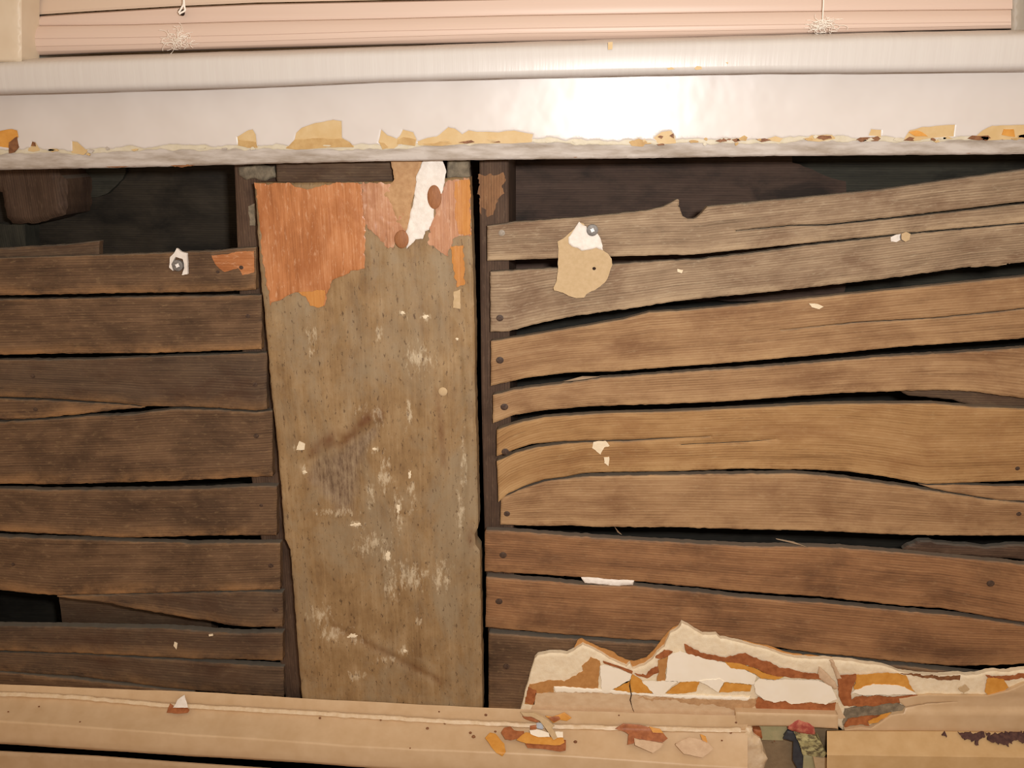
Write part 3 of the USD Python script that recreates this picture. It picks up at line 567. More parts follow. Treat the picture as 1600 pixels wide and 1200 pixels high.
def stain(P, bd):
    x, y = P[:, 0], P[:, 1]
    dl = ((y - 690) + (x - 520) * 0.55 + 6 * np.sin(x * 0.09)) / 12
    o = 0.65 * np.exp(-dl ** 2) * ((x > 478) & (x < 600))
    o = np.maximum(o, 0.6 * np.exp(-((x - 486) / 9) ** 2 - ((y - 745) / 10) ** 2))
    xs_ = 682 + (y - 600) * 0.10
    o = np.maximum(o, 0.45 * np.exp(-((x - xs_) / 5) ** 2) * np.clip((y - 600) / 30, 0, 1) * np.clip((740 - y) / 20, 0, 1))
    o = np.maximum(o, 0.5 * np.exp(-((x - 735) / 5) ** 2 - ((y - 840) / 16) ** 2))
    dl = ((y - 1000) - (x - 560) * 0.5) / 7
    o = np.maximum(o, 0.35 * np.exp(-dl ** 2) * ((x > 520) & (x < 690)))
    return np.clip(o * np.clip(2.6 * meshkit.fbm(np.c_[P * 0.07, np.full(len(P), 2.2)], 4, 5) - 0.45, 0, 1.3), 0, 0.8)
def board_relief(x, y):
    h = px_noise(0.0009, 0.05, 0.006, 22)(x, y) + px_noise(0.0005, 0.2, 0.03, 23)(x, y)
    # gouged knot
    g = scar(x, y)
    h -= 0.0026 * g * (0.75 + 0.6 * kn(x, y))
    # ridge over the gouge and a scar low on the board
    dl = np.abs((y - 700) + (x - 520) * 0.52) / 7
    h -= 0.0012 * np.exp(-dl ** 2) * ((x > 470) & (x < 590))
    dl = np.abs((y - 990) - (x - 540) * 0.52) / 6
    h -= 0.0013 * np.exp(-dl ** 2) * ((x > 510) & (x < 680))
    # split along the right edge
    xs_ = 722 + 0.012 * (y - 560) + 3 * np.sin(y * 0.02)
    h -= 0.0016 * np.exp(-((x - xs_) / 2.5) ** 2) * ((y > 560))
    return h
BD = 9 * MM
BF = 16 * MM
slab('plank', bd, BP, BD, BF, 'board_wood', uv='v', step=4.5, rough_px=0.9, edge=1.4 * MM, edge_px=5, relief=board_relief, uvoff=(0.23, 0), attrs={'scar': lambda P, bd: scar(P[:, 0], P[:, 1]) * np.clip(1.7 * meshkit.fbm(np.c_[P * [0.09, 0.03], np.full(len(P), 7.7)], 3, 15), 0.35, 0.9), 'scuff': scuff, 'stain': stain})
def on_board(lift):
    return lambda x, y: BD + np.clip(board_relief(x, y), -0.0005, 1) * 0.6 + lift
VA = [(397.5, 287), (440, 286.5), (455, 287), (458, 292), (480, 296), (500, 291), (516, 288), (518, 286), (566, 286), (569, 330), (570.5, 357), (567.5, 420), (548, 423), (535, 432), (518, 438), (506, 477), (496, 480), (485, 477), (478, 462), (467, 456), (455, 458), (449, 462), (435, 470), (422, 478.5), (420, 462), (416, 445), (410, 400), (404, 340), (400, 300)]
slab('varnish_patch', bd, VA, on_board(0.7 * MM), 1.0 * MM, 'varnish_orange', uv='v', step=4, rough_px=2.6, freq=0.16, edge=0.3 * MM, edge_px=2.5, relief=px_noise(0.0005, 0.15, 0.02, 31))
slab('varnish_patch', bd, [(467, 457), (480, 454), (508, 452), (506, 477), (496, 481), (485, 477), (478, 464)], on_board(1.0 * MM), 1.0 * MM, 'varnish_bright', uv='v', step=3, rough_px=2.5, freq=0.15)
slab('varnish_patch', bd, [(566, 285.5), (611, 285), (618, 300), (628, 320), (634, 350), (633, 362), (622, 372), (616, 388), (605, 390), (598, 380), (590, 371), (572, 357), (568, 330)], on_board(0.6 * MM), 1.0 * MM, 'varnish_pink', uv='v', step=3, rough_px=4, freq=0.15, relief=px_noise(0.0007, 0.12, 0.15, 33))
slab('varnish_patch', bd, [(692, 294), (700, 282), (733, 280), (735.5, 369), (722, 369), (710, 372), (704, 385), (698, 402), (690, 395), (668, 378), (674, 350), (682, 322)], on_board(0.6 * MM), 1.0 * MM, 'varnish_pink', uv='v', step=3, rough_px=4, freq=0.15)
slab('varnish_patch', bd, [(711, 283), (733, 281), (735.5, 368), (716, 367), (711, 330)], on_board(1.0 * MM), 1.0 * MM, 'varnish_bright', uv='v', step=3, rough_px=2.5, freq=0.15)
slab('varnish_patch', bd, [(704, 384), (723.5, 384), (726.5, 447), (714.5, 447), (708, 420)], on_board(0.8 * MM), 1.0 * MM, 'varnish_bright', uv='v', step=3, rough_px=2.5, freq=0.15)
slab('plaster_smear', bd, [(708, 455), (720, 452), (719, 482), (708, 480)], on_board(0.7 * MM), 1.0 * MM, 'paper_tan', step=4, rough_px=1.5)
slab('plaster_smear', bd, [(612, 240), (668, 240), (655, 270), (645, 310), (640, 345), (633, 362), (624, 350), (612, 322), (599, 308), (604, 296), (614, 284)], lambda x, y: np.where(y > 285, on_board(0.9 * MM)(x, y), 9.6 * MM), 1.6 * MM, 'plaster_tan', step=4, rough_px=3, edge=0.4 * MM, relief=px_noise(0.0006, 0.1, 0.1, 35))
slab('white_plaster', bd, [(664, 240), (688, 240), (693, 256), (696.5, 267), (694, 285), (690, 300), (680, 318), (677, 342), (671, 360), (664, 362), (659, 375), (648, 374), (641, 382), (635, 388), (633.5, 362), (641, 335), (646, 310), (650, 280), (656, 262)], lambda x, y: np.where(y > 280, on_board(1.8 * MM)(x, y), 11 * MM), 1.4 * MM, 'plaster_white', step=3.5, rough_px=2.2, edge=0.6 * MM, edge_px=3, relief=px_noise(0.0012, 0.09, 0.06, 36))
for (cx, cy, rx, ry) in ((678.5, 308, 10, 17), (627.5, 374, 10.5, 13)):
    disc('wood_plug', bd, cx, cy, rx, ry, BD + 2.4 * MM, 2.2 * MM, 'plug_brown', dome=0.5, seg=26)
disc('wood_plug', bd, 692, 612, 7, 7, BD + 0.8 * MM, 1.5 * MM, 'paper_tan', dome=0.7)
slab('plaster_smear', bd, [(466, 690), (476, 694), (475, 703), (464, 703)], on_board(0.7 * MM), 1 * MM, 'plaster_cream', step=3, rough_px=2)
for k, (cx, cy, rx, ry) in enumerate([(629, 489, 4, 2.5), (664, 495, 6, 3.5), (585, 702, 4, 2.5), (557, 820, 9, 3), (714, 530, 3, 2.5), (622, 795, 3, 10), (606, 868, 4, 9), (476, 738, 4, 3), (632, 1017, 4, 3), (550, 994, 8, 4), (640, 742, 2.5, 7)]):
    t = np.linspace(0, 2 * math.pi, 22, endpoint=False)
    rr = 0.5 + 0.7 * rng.random(22)
    slab('plaster_speck', bd, np.c_[cx + rx * rr * np.cos(t), cy + ry * rr * np.sin(t)], on_board(0.3 * MM), 0.8 * MM, 'plaster_cream', step=1.6, rough_px=0.6, edge=0.3 * MM, edge_px=2)

# ------------------------------------------------------------------ scraps and screws on the laths
sc = thing('paper_scrap', 'torn tan wallboard paper with white gypsum, caught under a screw on the top lath', 'paper')
def curl(x, y): return 0.0012 * np.clip((y - 400) / 60, 0, 1.2) ** 2 + 0.0010 * np.clip((880 - x) / 18, 0, 1)
slab('paper', sc, [(872, 378), (880, 372), (888, 366), (894, 361), (905, 347), (912, 350), (925, 372), (940, 380), (943, 391), (950, 396), (956, 405), (957, 414), (952, 428), (947, 438), (938, 447), (930, 453), (916, 459), (912, 464), (900, 466), (888, 462), (880, 457), (866, 454), (864.5, 450), (869, 440), (871.5, 422)], 2.2 * MM, 0.4 * MM, 'paper_tan', step=4, rough_px=1.2, relief=curl)
slab('gypsum', sc, [(905, 346), (908, 349), (911, 352), (916, 354), (919, 362), (934, 366), (938, 372), (942, 384), (942, 391), (936, 390), (931, 388), (922, 390), (908, 392), (902, 388), (894, 386), (889, 381), (888, 371), (895, 362)], 3.6 * MM, 1.3 * MM, 'plaster_white', step=3, rough_px=1.0, edge=0.8 * MM, edge_px=3, relief=px_noise(0.0008, 0.1, 0.1, 41))
disc('screw_hole', sc, 928.4, 419.6, 2.6, 2.3, 2.75 * MM, 0.2 * MM, 'hole_dark', dome=0.05, seg=10)

def screw(cx, cy, r, d, label, cross=True):
    s = thing('screw', label, 'screw')
    disc('screw_head', s, cx, cy, r, r, d, 2.5 * MM, 'screw_steel', dome=0.45, seg=26)
    if cross:
        h = r * 0.48; w = r * 0.15
        t = 0.35
        P = []
        for k in range(4):
            a = t + k * math.pi / 2
            P.append((cx + h * math.cos(a), cy + h * math.sin(a))); P.append((cx + 2.0 * w * math.cos(a + math.pi / 4), cy + 2.0 * w * math.sin(a + math.pi / 4)))
        slab('cross_slot', s, P, d + 0.40 * r * PXM, 0.3 * MM, 'screw_slot', step=2)
    return s
screw(925.6, 359.8, 8.4, 4.4 * MM, 'grey cross-head screw holding the tan paper scrap')
s2 = screw(277, 415, 8.5, 2.6 * MM, 'rusty cross-head screw with white plaster round it, on the left top lath')
slab('plaster_ring', s2, [(266, 402), (272, 396), (276, 388), (284, 394), (292, 396), (293, 428), (284, 430), (288, 418), (285, 405), (274, 402), (268, 412), (270, 424), (264, 418)], 2.0 * MM, 2.0 * MM, 'plaster_white', step=2.5, rough_px=1)
s3 = screw(1414.5, 370, 6.5, 2.4 * MM, 'small pale screw in the crack between two laths at the right', cross=False)
slab('plaster_ring', s3, [(1392, 371), (1400, 368), (1408, 366), (1408, 375), (1400, 379), (1392, 378)], 0.8 * MM, 1.2 * MM, 'plaster_white', step=2.5, rough_px=1.2)
slab('plaster_cap', s3, [(1409, 365), (1416, 362), (1423, 365), (1421, 375), (1415, 378), (1409, 374)], 3.9 * MM, 1.2 * MM, 'paper_tan', step=2.5, rough_px=0.6)
for k, (q, d_) in enumerate([([(927, 690), (946, 689), (953, 697), (944, 700), (938, 710), (932, 703), (926, 700)], 1.1), ([(944, 715), (952, 714), (950, 728), (943, 724)], 1.1), ([(1264, 474), (1276, 475), (1287, 479), (1280, 483), (1268, 480)], 0.9), ([(272, 1003), (277, 1006), (276, 1014), (271, 1009)], 0.9), ([(326, 991), (332, 990), (333, 993), (327, 994)], 0.9), ([(1058, 421), (1068, 421), (1066, 426), (1058, 425)], 0.9)]):
    f_ = slab('plaster_fleck', wall, q, d_ * MM, 0.8 * MM, 'plaster_cream', step=2.5, rough_px=1.5)

# ================================================================== WINDOW: sill, apron, blind
win = thing('window_1', 'night window behind the lowered blind', kind='structure')
slab('casing', win, [(XL, -260), (30, -260), (31, 96), (XL, 100)], 36 * MM, 20 * MM, 'casing_cream', uv='v', step=14, edge=2 * MM, edge_px=5)
slab('jamb', win, [(20, -260), (46, -260), (45, 93), (20, 93)], 10 * MM, 110 * MM, 'jamb_grey', uv='v', step=10, edge=2 * MM)
slab('jamb', win, [(1582.5, -260), (1640, -260), (1640, 56), (1582.5, 56)], 10 * MM, 110 * MM, 'jamb_grey', uv='v', step=10, edge=2 * MM)
slab('casing', win, [(1630, -260), (XR, -260), (XR, 46), (1630, 50)], 36 * MM, 20 * MM, 'casing_cream', uv='v', step=14, edge=2 * MM)
slab('sash', win, [(20, -20), (1640, -20), (1640, 90), (20, 120)], -60 * MM, 30 * MM, 'jamb_grey', step=30)
slab('pane', win, [(20, -260), (1640, -260), (1640, -18), (20, -18)], -75 * MM, 3 * MM, 'night_glass', step=60)

# stool
t1 = thing('trim_1', 'white painted window stool with brush strokes', kind='structure')
ST = [(-150, 102), (0, 96.5), (87, 92.5), (250, 87), (400, 82.5), (600, 76), (800, 69), (1000, 63), (1200, 58), (1400, 53), (1600, 49.5), (1770, 46)]
SB = [(-150, 152), (0, 147.5), (125, 144.5), (400, 136), (600, 127.5), (800, 122), (1000, 117.5), (1200, 114), (1375, 113.5), (1600, 111), (1770, 109)]
ft, fb = curve(ST), curve(SB)
mix = lambda k: (lambda x: ft(x) * (1 - k) + fb(x) * k)
loft('stool', t1, [(lambda x: ft(x) - 4.0, -60 * MM), (lambda x: ft(x) - 3.0, 22 * MM), (lambda x: ft(x) - 0.5, 32 * MM), (mix(0.05), 36.5 * MM), (mix(0.13), 38.6 * MM), (mix(0.24), 39.6 * MM), (mix(0.5), 40.0 * MM), (mix(0.76), 40.2 * MM), (mix(0.86), 39.9 * MM), (mix(0.94), 38.8 * MM), (mix(1.0), 36.5 * MM), (lambda x: fb(x) + 0.6, 24 * MM), (lambda x: fb(x) + 4, -70 * MM)], 'paint_stroke', XL, XR, nx=160, wob=0.7, smooth=40)
for q in ([(950, 66), (957, 65.5), (957, 77), (950, 77.5)], [(1042, 106), (1050, 105), (1055, 108), (1044, 109)], [(1085, 107), (1089, 103), (1096, 104), (1097, 108), (1088, 109)], [(1134, 97), (1138, 97), (1137, 100)]):
    slab('paint_chip', t1, q, 40.5 * MM, 0.6 * MM, 'paint_ochre', step=2, rough_px=0.4)

# apron, with its coats of paint
t2 = thing('trim_2', 'white apron board with chipped paint along its lower edge', kind='structure')
AB = [(-150, 270), (0, 265.5), (200, 262), (400, 256.5), (600, 252), (800, 249.5), (1000, 247.5), (1200, 244), (1400, 242.5), (1600, 241), (1770, 239)]
fab = curve(AB)
xs = np.arange(XL, XR + 1, 10.0)
slab('apron_board', t2, np.vstack([np.c_[xs, fb(xs) - 6], np.c_[xs, fab(xs)][::-1]]), 22 * MM, 20 * MM, 'edge_grey', step=7, rough_px=0.5, edge=1.5 * MM, edge_px=4, relief=px_noise(0.0006, 0.03, 0.15, 51))
STRIP = [(-150, 244), (0, 240), (60, 238), (110, 241), (150, 240), (200, 236), (260, 234), (330, 235), (400, 232), (475, 235), (550, 232.5), (600, 234), (660, 229), (800, 222.5), (900, 225), (975, 227), (1100, 224), (1200, 224), (1275, 219.5), (1425, 221.5), (1600, 217.5), (1770, 215)]
fs = curve(STRIP)
def rag(f, amp, seed, fr=0.06, x0=XL, x1=XR, dx=3.0):
    x = np.arange(x0, x1 + 1, dx)
    n = (meshkit.fbm(np.c_[x * fr, np.full(len(x), seed * 3.7), np.zeros(len(x))], 4, seed) - 0.5) * 2
    return np.c_[x, f(x) + amp * n]
slab('undercoat', t2, np.vstack([np.c_[xs, fb(xs) - 5], rag(fs, 4.5, 61)[::-1]]), 22.5 * MM, 0.8 * MM, 'paint_cream', step=5, rough_px=0.4, edge=0.25 * MM, edge_px=2)
CH = [
    ('paint_amber', [(XL, 206), (-30, 206), (0, 205), (18, 202), (26, 204), (28, 214), (22, 222), (29, 230), (22, 236), (12, 231), (0, 229), (XL, 232)]),
    ('paint_ochre', [(45, 235), (50, 221), (55, 222), (61, 234), (52, 236)]),
    ('paint_ochre', [(112, 221), (120, 222), (136, 236), (130, 241), (113, 238)]),
    ('paint_ochre', [(371, 214), (388, 204), (394, 203), (399, 210), (401, 230), (390, 230), (372, 226)]),
    ('paint_ochre', [(460, 219), (463, 208), (471, 200), (490, 193), (520, 188), (533, 190), (534, 215), (546, 222), (552, 229), (530, 229), (500, 229), (480, 232), (462, 233), (448, 231)]),
    ('paint_ochre', [(592, 222), (596, 203), (605, 211), (620, 217), (625, 213), (630, 203), (645, 207), (650, 218), (648, 227), (625, 224), (615, 231), (602, 231)]),
    ('paint_ochre', [(652, 221), (668, 216), (682, 214), (692, 206), (700, 199), (710, 201), (722, 210), (732, 204), (746, 206), (780, 207), (802, 204), (832, 210), (830, 221), (800, 223), (730, 223), (690, 227), (655, 226)]),
    ('paint_ochre', [(1022, 216), (1034, 206), (1048, 205), (1054, 214), (1055, 223), (1030, 224)]),
    ('paint_tan_dark', [(984, 222), (998, 217), (1010, 222), (1004, 228), (988, 227)]),
    ('paint_ochre', [(1414, 217), (1422, 204), (1440, 199), (1492, 195), (1490, 213), (1450, 215), (1430, 219)]),
    ('paint_ochre', [(1524, 215), (1536, 204), (1551, 197), (1600, 195), (XR, 190), (XR, 212), (1600, 216), (1545, 218)]),
    ('paint_ochre', [(1358, 211), (1362, 202), (1377, 203), (1376, 213)]),
    ('paint_ochre', [(1262, 219), (1268, 212), (1300, 211), (1304, 216), (1280, 220)]),
    ('paint_ochre', [(1198, 218), (1212, 213), (1222, 216), (1218, 221)]),
]
white_edge = rag(lambda x: fs(x) - 7, 5.0, 63)
wp = Polygon(np.vstack([np.c_[xs, fb(xs) - 2], white_edge[::-1]])).buffer(0)
holes = unary_union([Polygon(q).buffer(0.3) for _, q in CH])
slab('paint_coat', t2, wp.difference(holes), 23.2 * MM, 0.9 * MM, 'paint_white', step=5, rough_px=0.7, edge=0.35 * MM, edge_px=2.5, relief=lambda x, y: px_noise(0.0005, 0.008, 0.012, 64)(x, y) + px_noise(0.00012, 0.05, 0.03, 65)(x, y))
for mt, q in CH:
    slab('paint_chip', t2, Polygon(q).buffer(1.2), 22.75 * MM, 0.5 * MM, mt, step=4, rough_px=0.3)
TD = [([(460, 218), (490, 216), (534, 217), (546, 223), (552, 230), (520, 230), (480, 233), (462, 234), (447, 232)], 'paint_tan_dark'), ([(372, 219), (399, 222), (401, 231), (388, 231), (373, 227)], 'paint_tan_dark'), ([(621, 218), (630, 214), (650, 218), (648, 228), (632, 226), (620, 225)], 'paint_tan_dark'), ([(592, 222), (600, 224), (606, 230), (598, 233)], 'paint_tan_dark'),
      ([(14, 222), (26, 213), (29, 230), (22, 238), (14, 240)], 'paint_brown'), ([(50, 221), (54, 222), (55, 228), (48, 228)], 'paint_brown'), ([(1275, 214), (1284, 211), (1298, 212), (1300, 216), (1280, 217)], 'paint_brown'), ([(1338, 218), (1345, 214), (1364, 214), (1376, 216), (1372, 220), (1350, 220)], 'paint_brown'), ([(1412, 219), (1422, 214), (1432, 216), (1428, 220)], 'paint_brown'), ([(1512, 217), (1520, 212), (1544, 211), (1548, 216), (1530, 219)], 'paint_brown'), ([(1565, 211), (1569, 202), (1584, 202), (1586, 214)], 'paint_amber'),
      ([(1028, 214), (1032, 212), (1037, 213), (1034, 217)], 'paint_brown'), ([(1046, 212), (1053, 208), (1054, 216)], 'paint_brown'), ([(1118, 220), (1126, 217), (1133, 220), (1126, 222)], 'paint_brown'), ([(1143, 218), (1152, 216), (1158, 220), (1148, 222)], 'paint_brown'), ([(1150, 219), (1163, 211), (1168, 214), (1166, 220)], 'paint_tan_dark'), ([(1180, 218), (1195, 216), (1205, 219), (1190, 222)], 'paint_brown'), ([(660, 225), (690, 222), (706, 224), (690, 228)], 'paint_tan_dark'), ([(716, 223), (736, 219), (742, 222), (730, 225)], 'paint_brown'), ([(766, 222), (780, 220), (782, 222)], 'paint_brown'), ([(1420, 207), (1432, 204), (1440, 206), (1450, 213), (1430, 213)], 'paint_amber')]
for q, mt in TD:
    slab('paint_chip', t2, q, 23.3 * MM, 1.0 * MM, mt, step=3, rough_px=1.0)
rch = np.random.default_rng(12)
for k in range(46):
    x = rch.uniform(985, 1600) if k < 32 else rch.uniform(60, 940)
    y = float(fs(x)) - rch.uniform(-1, 7); rx = rch.uniform(2.5, 8); ry = rch.uniform(1.3, 3.2)
    t = np.linspace(0, 2 * math.pi, 11, endpoint=False); rr = 0.6 + 0.6 * rch.random(11)
    slab('paint_chip', t2, np.c_[x + rx * rr * np.cos(t), y + ry * rr * np.sin(t)], 23.4 * MM, 1.0 * MM, ['paint_brown', 'paint_tan_dark', 'paint_cream', 'paint_ochre', 'paint_brown'][k % 5] if k < 32 else ['paint_cream', 'edge_grey', 'paint_ochre'][k % 3], step=2, rough_px=0.6)
for q in ([(150, 258), (190, 250), (225, 252), (215, 259), (170, 262)], [(265, 259), (290, 254), (305, 257), (285, 261)], [(890, 243), (912, 236), (915, 240), (900, 246)], [(1500, 240), (1512, 231), (1535, 232), (1528, 239)]):
    slab('bare_patch', t2, q, 21.6 * MM, 0.7 * MM, 'paint_brown', step=3, rough_px=2)

# blind
bl = thing('window_blind', 'lowered peach-coloured window blind resting on the white sill', 'blind')
RB = [(43, 88), (80, 86), (175, 82), (400, 75.3), (600, 70), (800, 65.5), (1000, 61.5), (1200, 56), (1400, 50), (1580, 45.5)]
L3 = [(43, 80), (200, 76), (400, 70), (600, 63.5), (800, 57), (1000, 54.5), (1200, 51), (1400, 47), (1580, 43)]
L2 = [(43, 60), (200, 58), (400, 54), (600, 48), (800, 44), (1000, 41), (1200, 38), (1400, 36), (1580, 34)]
L1 = [(43, 39), (200, 37.5), (400, 32), (600, 28), (800, 23), (1000, 20), (1200, 17), (1400, 15), (1580, 13.5)]
L0 = [(43, 25), (132, 19), (275, 10.5), (400, 5), (650, 0), (900, -5), (1200, -10), (1580, -14)]
sh = lambda c, dy: [(x, y + dy) for x, y in c]
blend = lambda A, B, k: (lambda x: curve(A)(x) * (1 - k) + curve(B)(x) * k)
loft('bottom_rail', bl, [(sh(L1, 1), -6 * MM), (sh(L1, 1), 15.5 * MM), (blend(L1, L2, 0.12), 17.6 * MM), (blend(L1, L2, 0.4), 19.6 * MM), (blend(L1, L2, 0.8), 20.6 * MM), (L2, 20.8 * MM), (sh(L2, 1.2), 20.3 * MM), (blend(L2, L3, 0.35), 20.4 * MM), (blend(L2, L3, 0.62), 20.0 * MM), (blend(L2, L3, 0.68), 19.5 * MM), (L3, 18.6 * MM), (sh(L3, 1.2), 17.9 * MM), (blend(L3, RB, 0.6), 16.6 * MM), (sh(RB, -0.8), 14.8 * MM), (RB, 12 * MM), (sh(RB, 1), -6 * MM)], 'blind_peach', 43, 1580, nx=90, smooth=25)
loft('slat', bl, [(sh(L0, 1.0), -8 * MM), (sh(L0, 1.0), 13.5 * MM), (sh(L0, 3), 15.2 * MM), (blend(L0, L1, 0.6), 16.4 * MM), (sh(L1, -1.0), 16.1 * MM), (sh(L1, 0.9), 15.7 * MM), (sh(L1, 0.6), -8 * MM)], 'blind_peach', 45, 1582, nx=90, smooth=25)
loft('slat', bl, [(sh(L0, -40), -8 * MM), (sh(L0, -40), 11 * MM), (sh(L0, -36), 13 * MM), (sh(L0, -5), 15.0 * MM), (sh(L0, -1.0), 14.4 * MM), (sh(L0, -0.8), -8 * MM)], 'blind_slat', 54, 1583, nx=90, smooth=25)
for k in range(1, 5):
    loft('slat', bl, [(sh(L0, -40 * (k + 1)), -8 * MM), (sh(L0, -40 * (k + 1)), 14 * MM), (sh(L0, -36 - 40 * k), 17 * MM), (sh(L0, -5 - 40 * k), 18.5 * MM), (sh(L0, -1.5 - 40 * k), 17.5 * MM), (sh(L0, -0.8 - 40 * k), -8 * MM)], 'blind_slat', 54, 1583, nx=60, smooth=25)

def threads(name, parent, lines, width):
    p = path_for(name, parent)
    c = UsdGeom.BasisCurves.Define(stage, p)
    c.CreateTypeAttr('linear'); c.CreateWrapAttr('nonperiodic')
    c.CreateCurveVertexCountsAttr([len(l) for l in lines])
    c.CreatePointsAttr(Vt.Vec3fArray.FromNumpy(np.vstack(lines).astype(np.float32)))
    c.CreateWidthsAttr([width]); c.SetWidthsInterpolation('constant')
    UsdShade.MaterialBindingAPI.Apply(c.GetPrim()).Bind(LOOK['cord_white'])
    return p
def curly(cx, cy, sx, sy, n, seed, d):
    r = np.random.default_rng(seed); out = []
    for _ in range(n):
        t = np.linspace(0, 1, 14); a0 = r.uniform(0, 6.28); k = r.uniform(-3.5, 3.5); L = r.uniform(0.5, 1.1)
        x0, y0 = r.normal(0, 0.33, 2)
        a = a0 + k * t
        px = cx + sx * (x0 + L * np.cumsum(np.cos(a)) / 14); py = cy + sy * (y0 + L * np.cumsum(np.sin(a)) / 14)
        out.append(place(np.c_[px, py], d + r.uniform(0.0, 0.004) + 0.001 * np.sin(6 * t)))
    return out
fr1 = threads('frayed_cord', bl, curly(278, 62, 26, 17, 60, 3, 21.5 * MM), 0.00024); tag(prim(fr1), 'frayed end of the left blind cord')
fr2 = threads('frayed_cord', bl, curly(1285, 40, 26, 12, 80, 4, 21.5 * MM), 0.00024); tag(prim(fr2), 'frayed end of the right blind cord')
threads('pull_cord', bl, [place([(286, -60), (286, -20), (287, 4), (284, 12), (279, 20)], 22 * MM), place([(286, -20), (288, 8), (289, 16), (283, 20), (280, 22)], 22 * MM)], 0.0011)
disc('cord_hole', bl, 282, 18.5, 3.2, 4.4, 21.6 * MM, 3 * MM, 'hole_dark', dome=0.1, seg=12)
threads('pull_cord', bl, [place([(1287, -60), (1287, -4), (1286, 18), (1285, 34)], 24 * MM)], 0.0006)

# ================================================================== BASEBOARD CAP and what lies on it
bb = thing('baseboard_back', 'tan painted baseboard cap moulding along the foot of the laths', kind='structure')
C0 = [(-150, 1062), (0, 1069), (150, 1075), (330, 1082), (468, 1091), (683, 1102), (813, 1108), (993, 1114), (1180, 1119), (1318, 1123), (1600, 1128), (1770, 1130)]
C1 = [(-150, 1077), (0, 1085.5), (120, 1091.5), (240, 1102), (480, 1115.5), (683, 1128), (825, 1135), (877, 1137), (961, 1139), (1040, 1141), (1165, 1142.5), (1330, 1144), (1770, 1146)]
C2 = [(-150, 1117), (0, 1127.5), (150, 1138), (300, 1149), (400, 1155), (542, 1166), (683, 1173), (850, 1179.5), (934, 1185), (1080, 1196), (1180, 1201), (1330, 1206)]
C3 = [(-150, 1152), (0, 1162), (180, 1174), (300, 1181.5), (480, 1192), (550, 1198), (800, 1213), (1000, 1224), (1200, 1236), (1400, 1246), (1770, 1262)]
C4 = [(-150, 1168), (0, 1177), (150, 1184.5), (270, 1193.5), (480, 1208), (800, 1230), (1200, 1252), (1770, 1280)]
D0, D1, D2, D3 = 10.5 * MM, 15 * MM, 36 * MM, 38 * MM
f0, f1, f2, f3 = curve(C0), curve(C1), curve(C2), curve(C3)
def cap_depth(x, y):
    a, b, c, e = f0(x), f1(x), f2(x), f3(x)
    out = D0 + (D1 - D0) * np.clip((y - a) / (b - a), 0, 1)
    out = np.where(y > b, D1 + (D2 - D1) * np.clip((y - b) / (c - b), 0, 1), out)
    return np.where(y > c, D2 + (D3 - D2) * np.clip((y - c) / (e - c), 0, 1), out)
def on_cap(lift): return lambda x, y: cap_depth(x, y) + lift
cap_rows = [(C0, -3 * MM), (C0, D0), (lambda x: f0(x) * 0.45 + f1(x) * 0.55, D0 + 0.55 * (D1 - D0)), (lambda x: f1(x) - 4, D1 - 2.2 * MM), (lambda x: f1(x) - 1.5, D1 - 0.3 * MM), (lambda x: f1(x) + 1.0, D1 + 0.3 * MM), (lambda x: f1(x) + 3, D1 - 0.2 * MM),
            (lambda x: f1(x) * 0.5 + f2(x) * 0.5, D1 + 0.4 * (D2 - D1)), (lambda x: f2(x) - 3, D2 - 0.9 * MM), (lambda x: f2(x) + 2, D2 + 0.5 * MM), (lambda x: f2(x) * 0.4 + f3(x) * 0.6, D3 - 0.5 * MM), (lambda x: f3(x) - 4, D3), (lambda x: f3(x) - 1, D3 - 1 * MM), (C3, D3 - 4 * MM), (C3, -3 * MM)]
loft('cap_moulding', bb, cap_rows, 'base_paint', XL, 1168, nx=150, wob=0.8, smooth=30)
# the bead keeps a paler, worn coat of paint
xb = np.arange(XL, 1164, 8.0)
slab('bead_coat', bb, np.vstack([np.c_[xb, f1(xb) - 4.0], np.c_[xb, f1(xb) + 1.5][::-1]]), lambda x, y: cap_depth(x, y) + 0.55 * MM, 0.9 * MM, 'bead_paint', step=4, rough_px=1.2, freq=0.08)
# right-hand length of cap, set a little differently
E1 = [(1290, 1142), (1450, 1142.5), (1600, 1144.5), (1770, 1147)]
E2 = [(1290, 1179), (1450, 1181), (1600, 1183), (1770, 1185)]
E3 = [(1290, 1226), (1600, 1232), (1770, 1236)]
loft('cap_moulding', bb, [(sh(E1, -2), -3 * MM), (sh(E1, -1), 10 * MM), (E1, 13 * MM), (sh(E1, 2), 14 * MM), (sh(E2, -2), 27 * MM), (sh(E2, 1), 28 * MM), (sh(E3, -5), 29.5 * MM), (E3, 26 * MM), (E3, -3 * MM)], 'base_paint_olive', 1292, XR, nx=60, wob=0.5, smooth=30)
slab('cap_end', bb, [(1168, 1142), (1178, 1141), (1179, 1152), (1190, 1157), (1193, 1168), (1194, 1178), (1200, 1188), (1195, 1206), (1190, 1236), (1160, 1236), (1160, 1150)], 17 * MM, 16 * MM, 'bead_paint', step=4, rough_px=1.5, edge=3 * MM, edge_px=10, relief=px_noise(0.0012, 0.08, 0.08, 71))
slab('cap_end', bb, [(1176, 1140), (1190, 1142), (1192, 1156), (1178, 1153)], 12 * MM, 10 * MM, 'paint_rust', step=3, rough_px=1, edge=1 * MM)
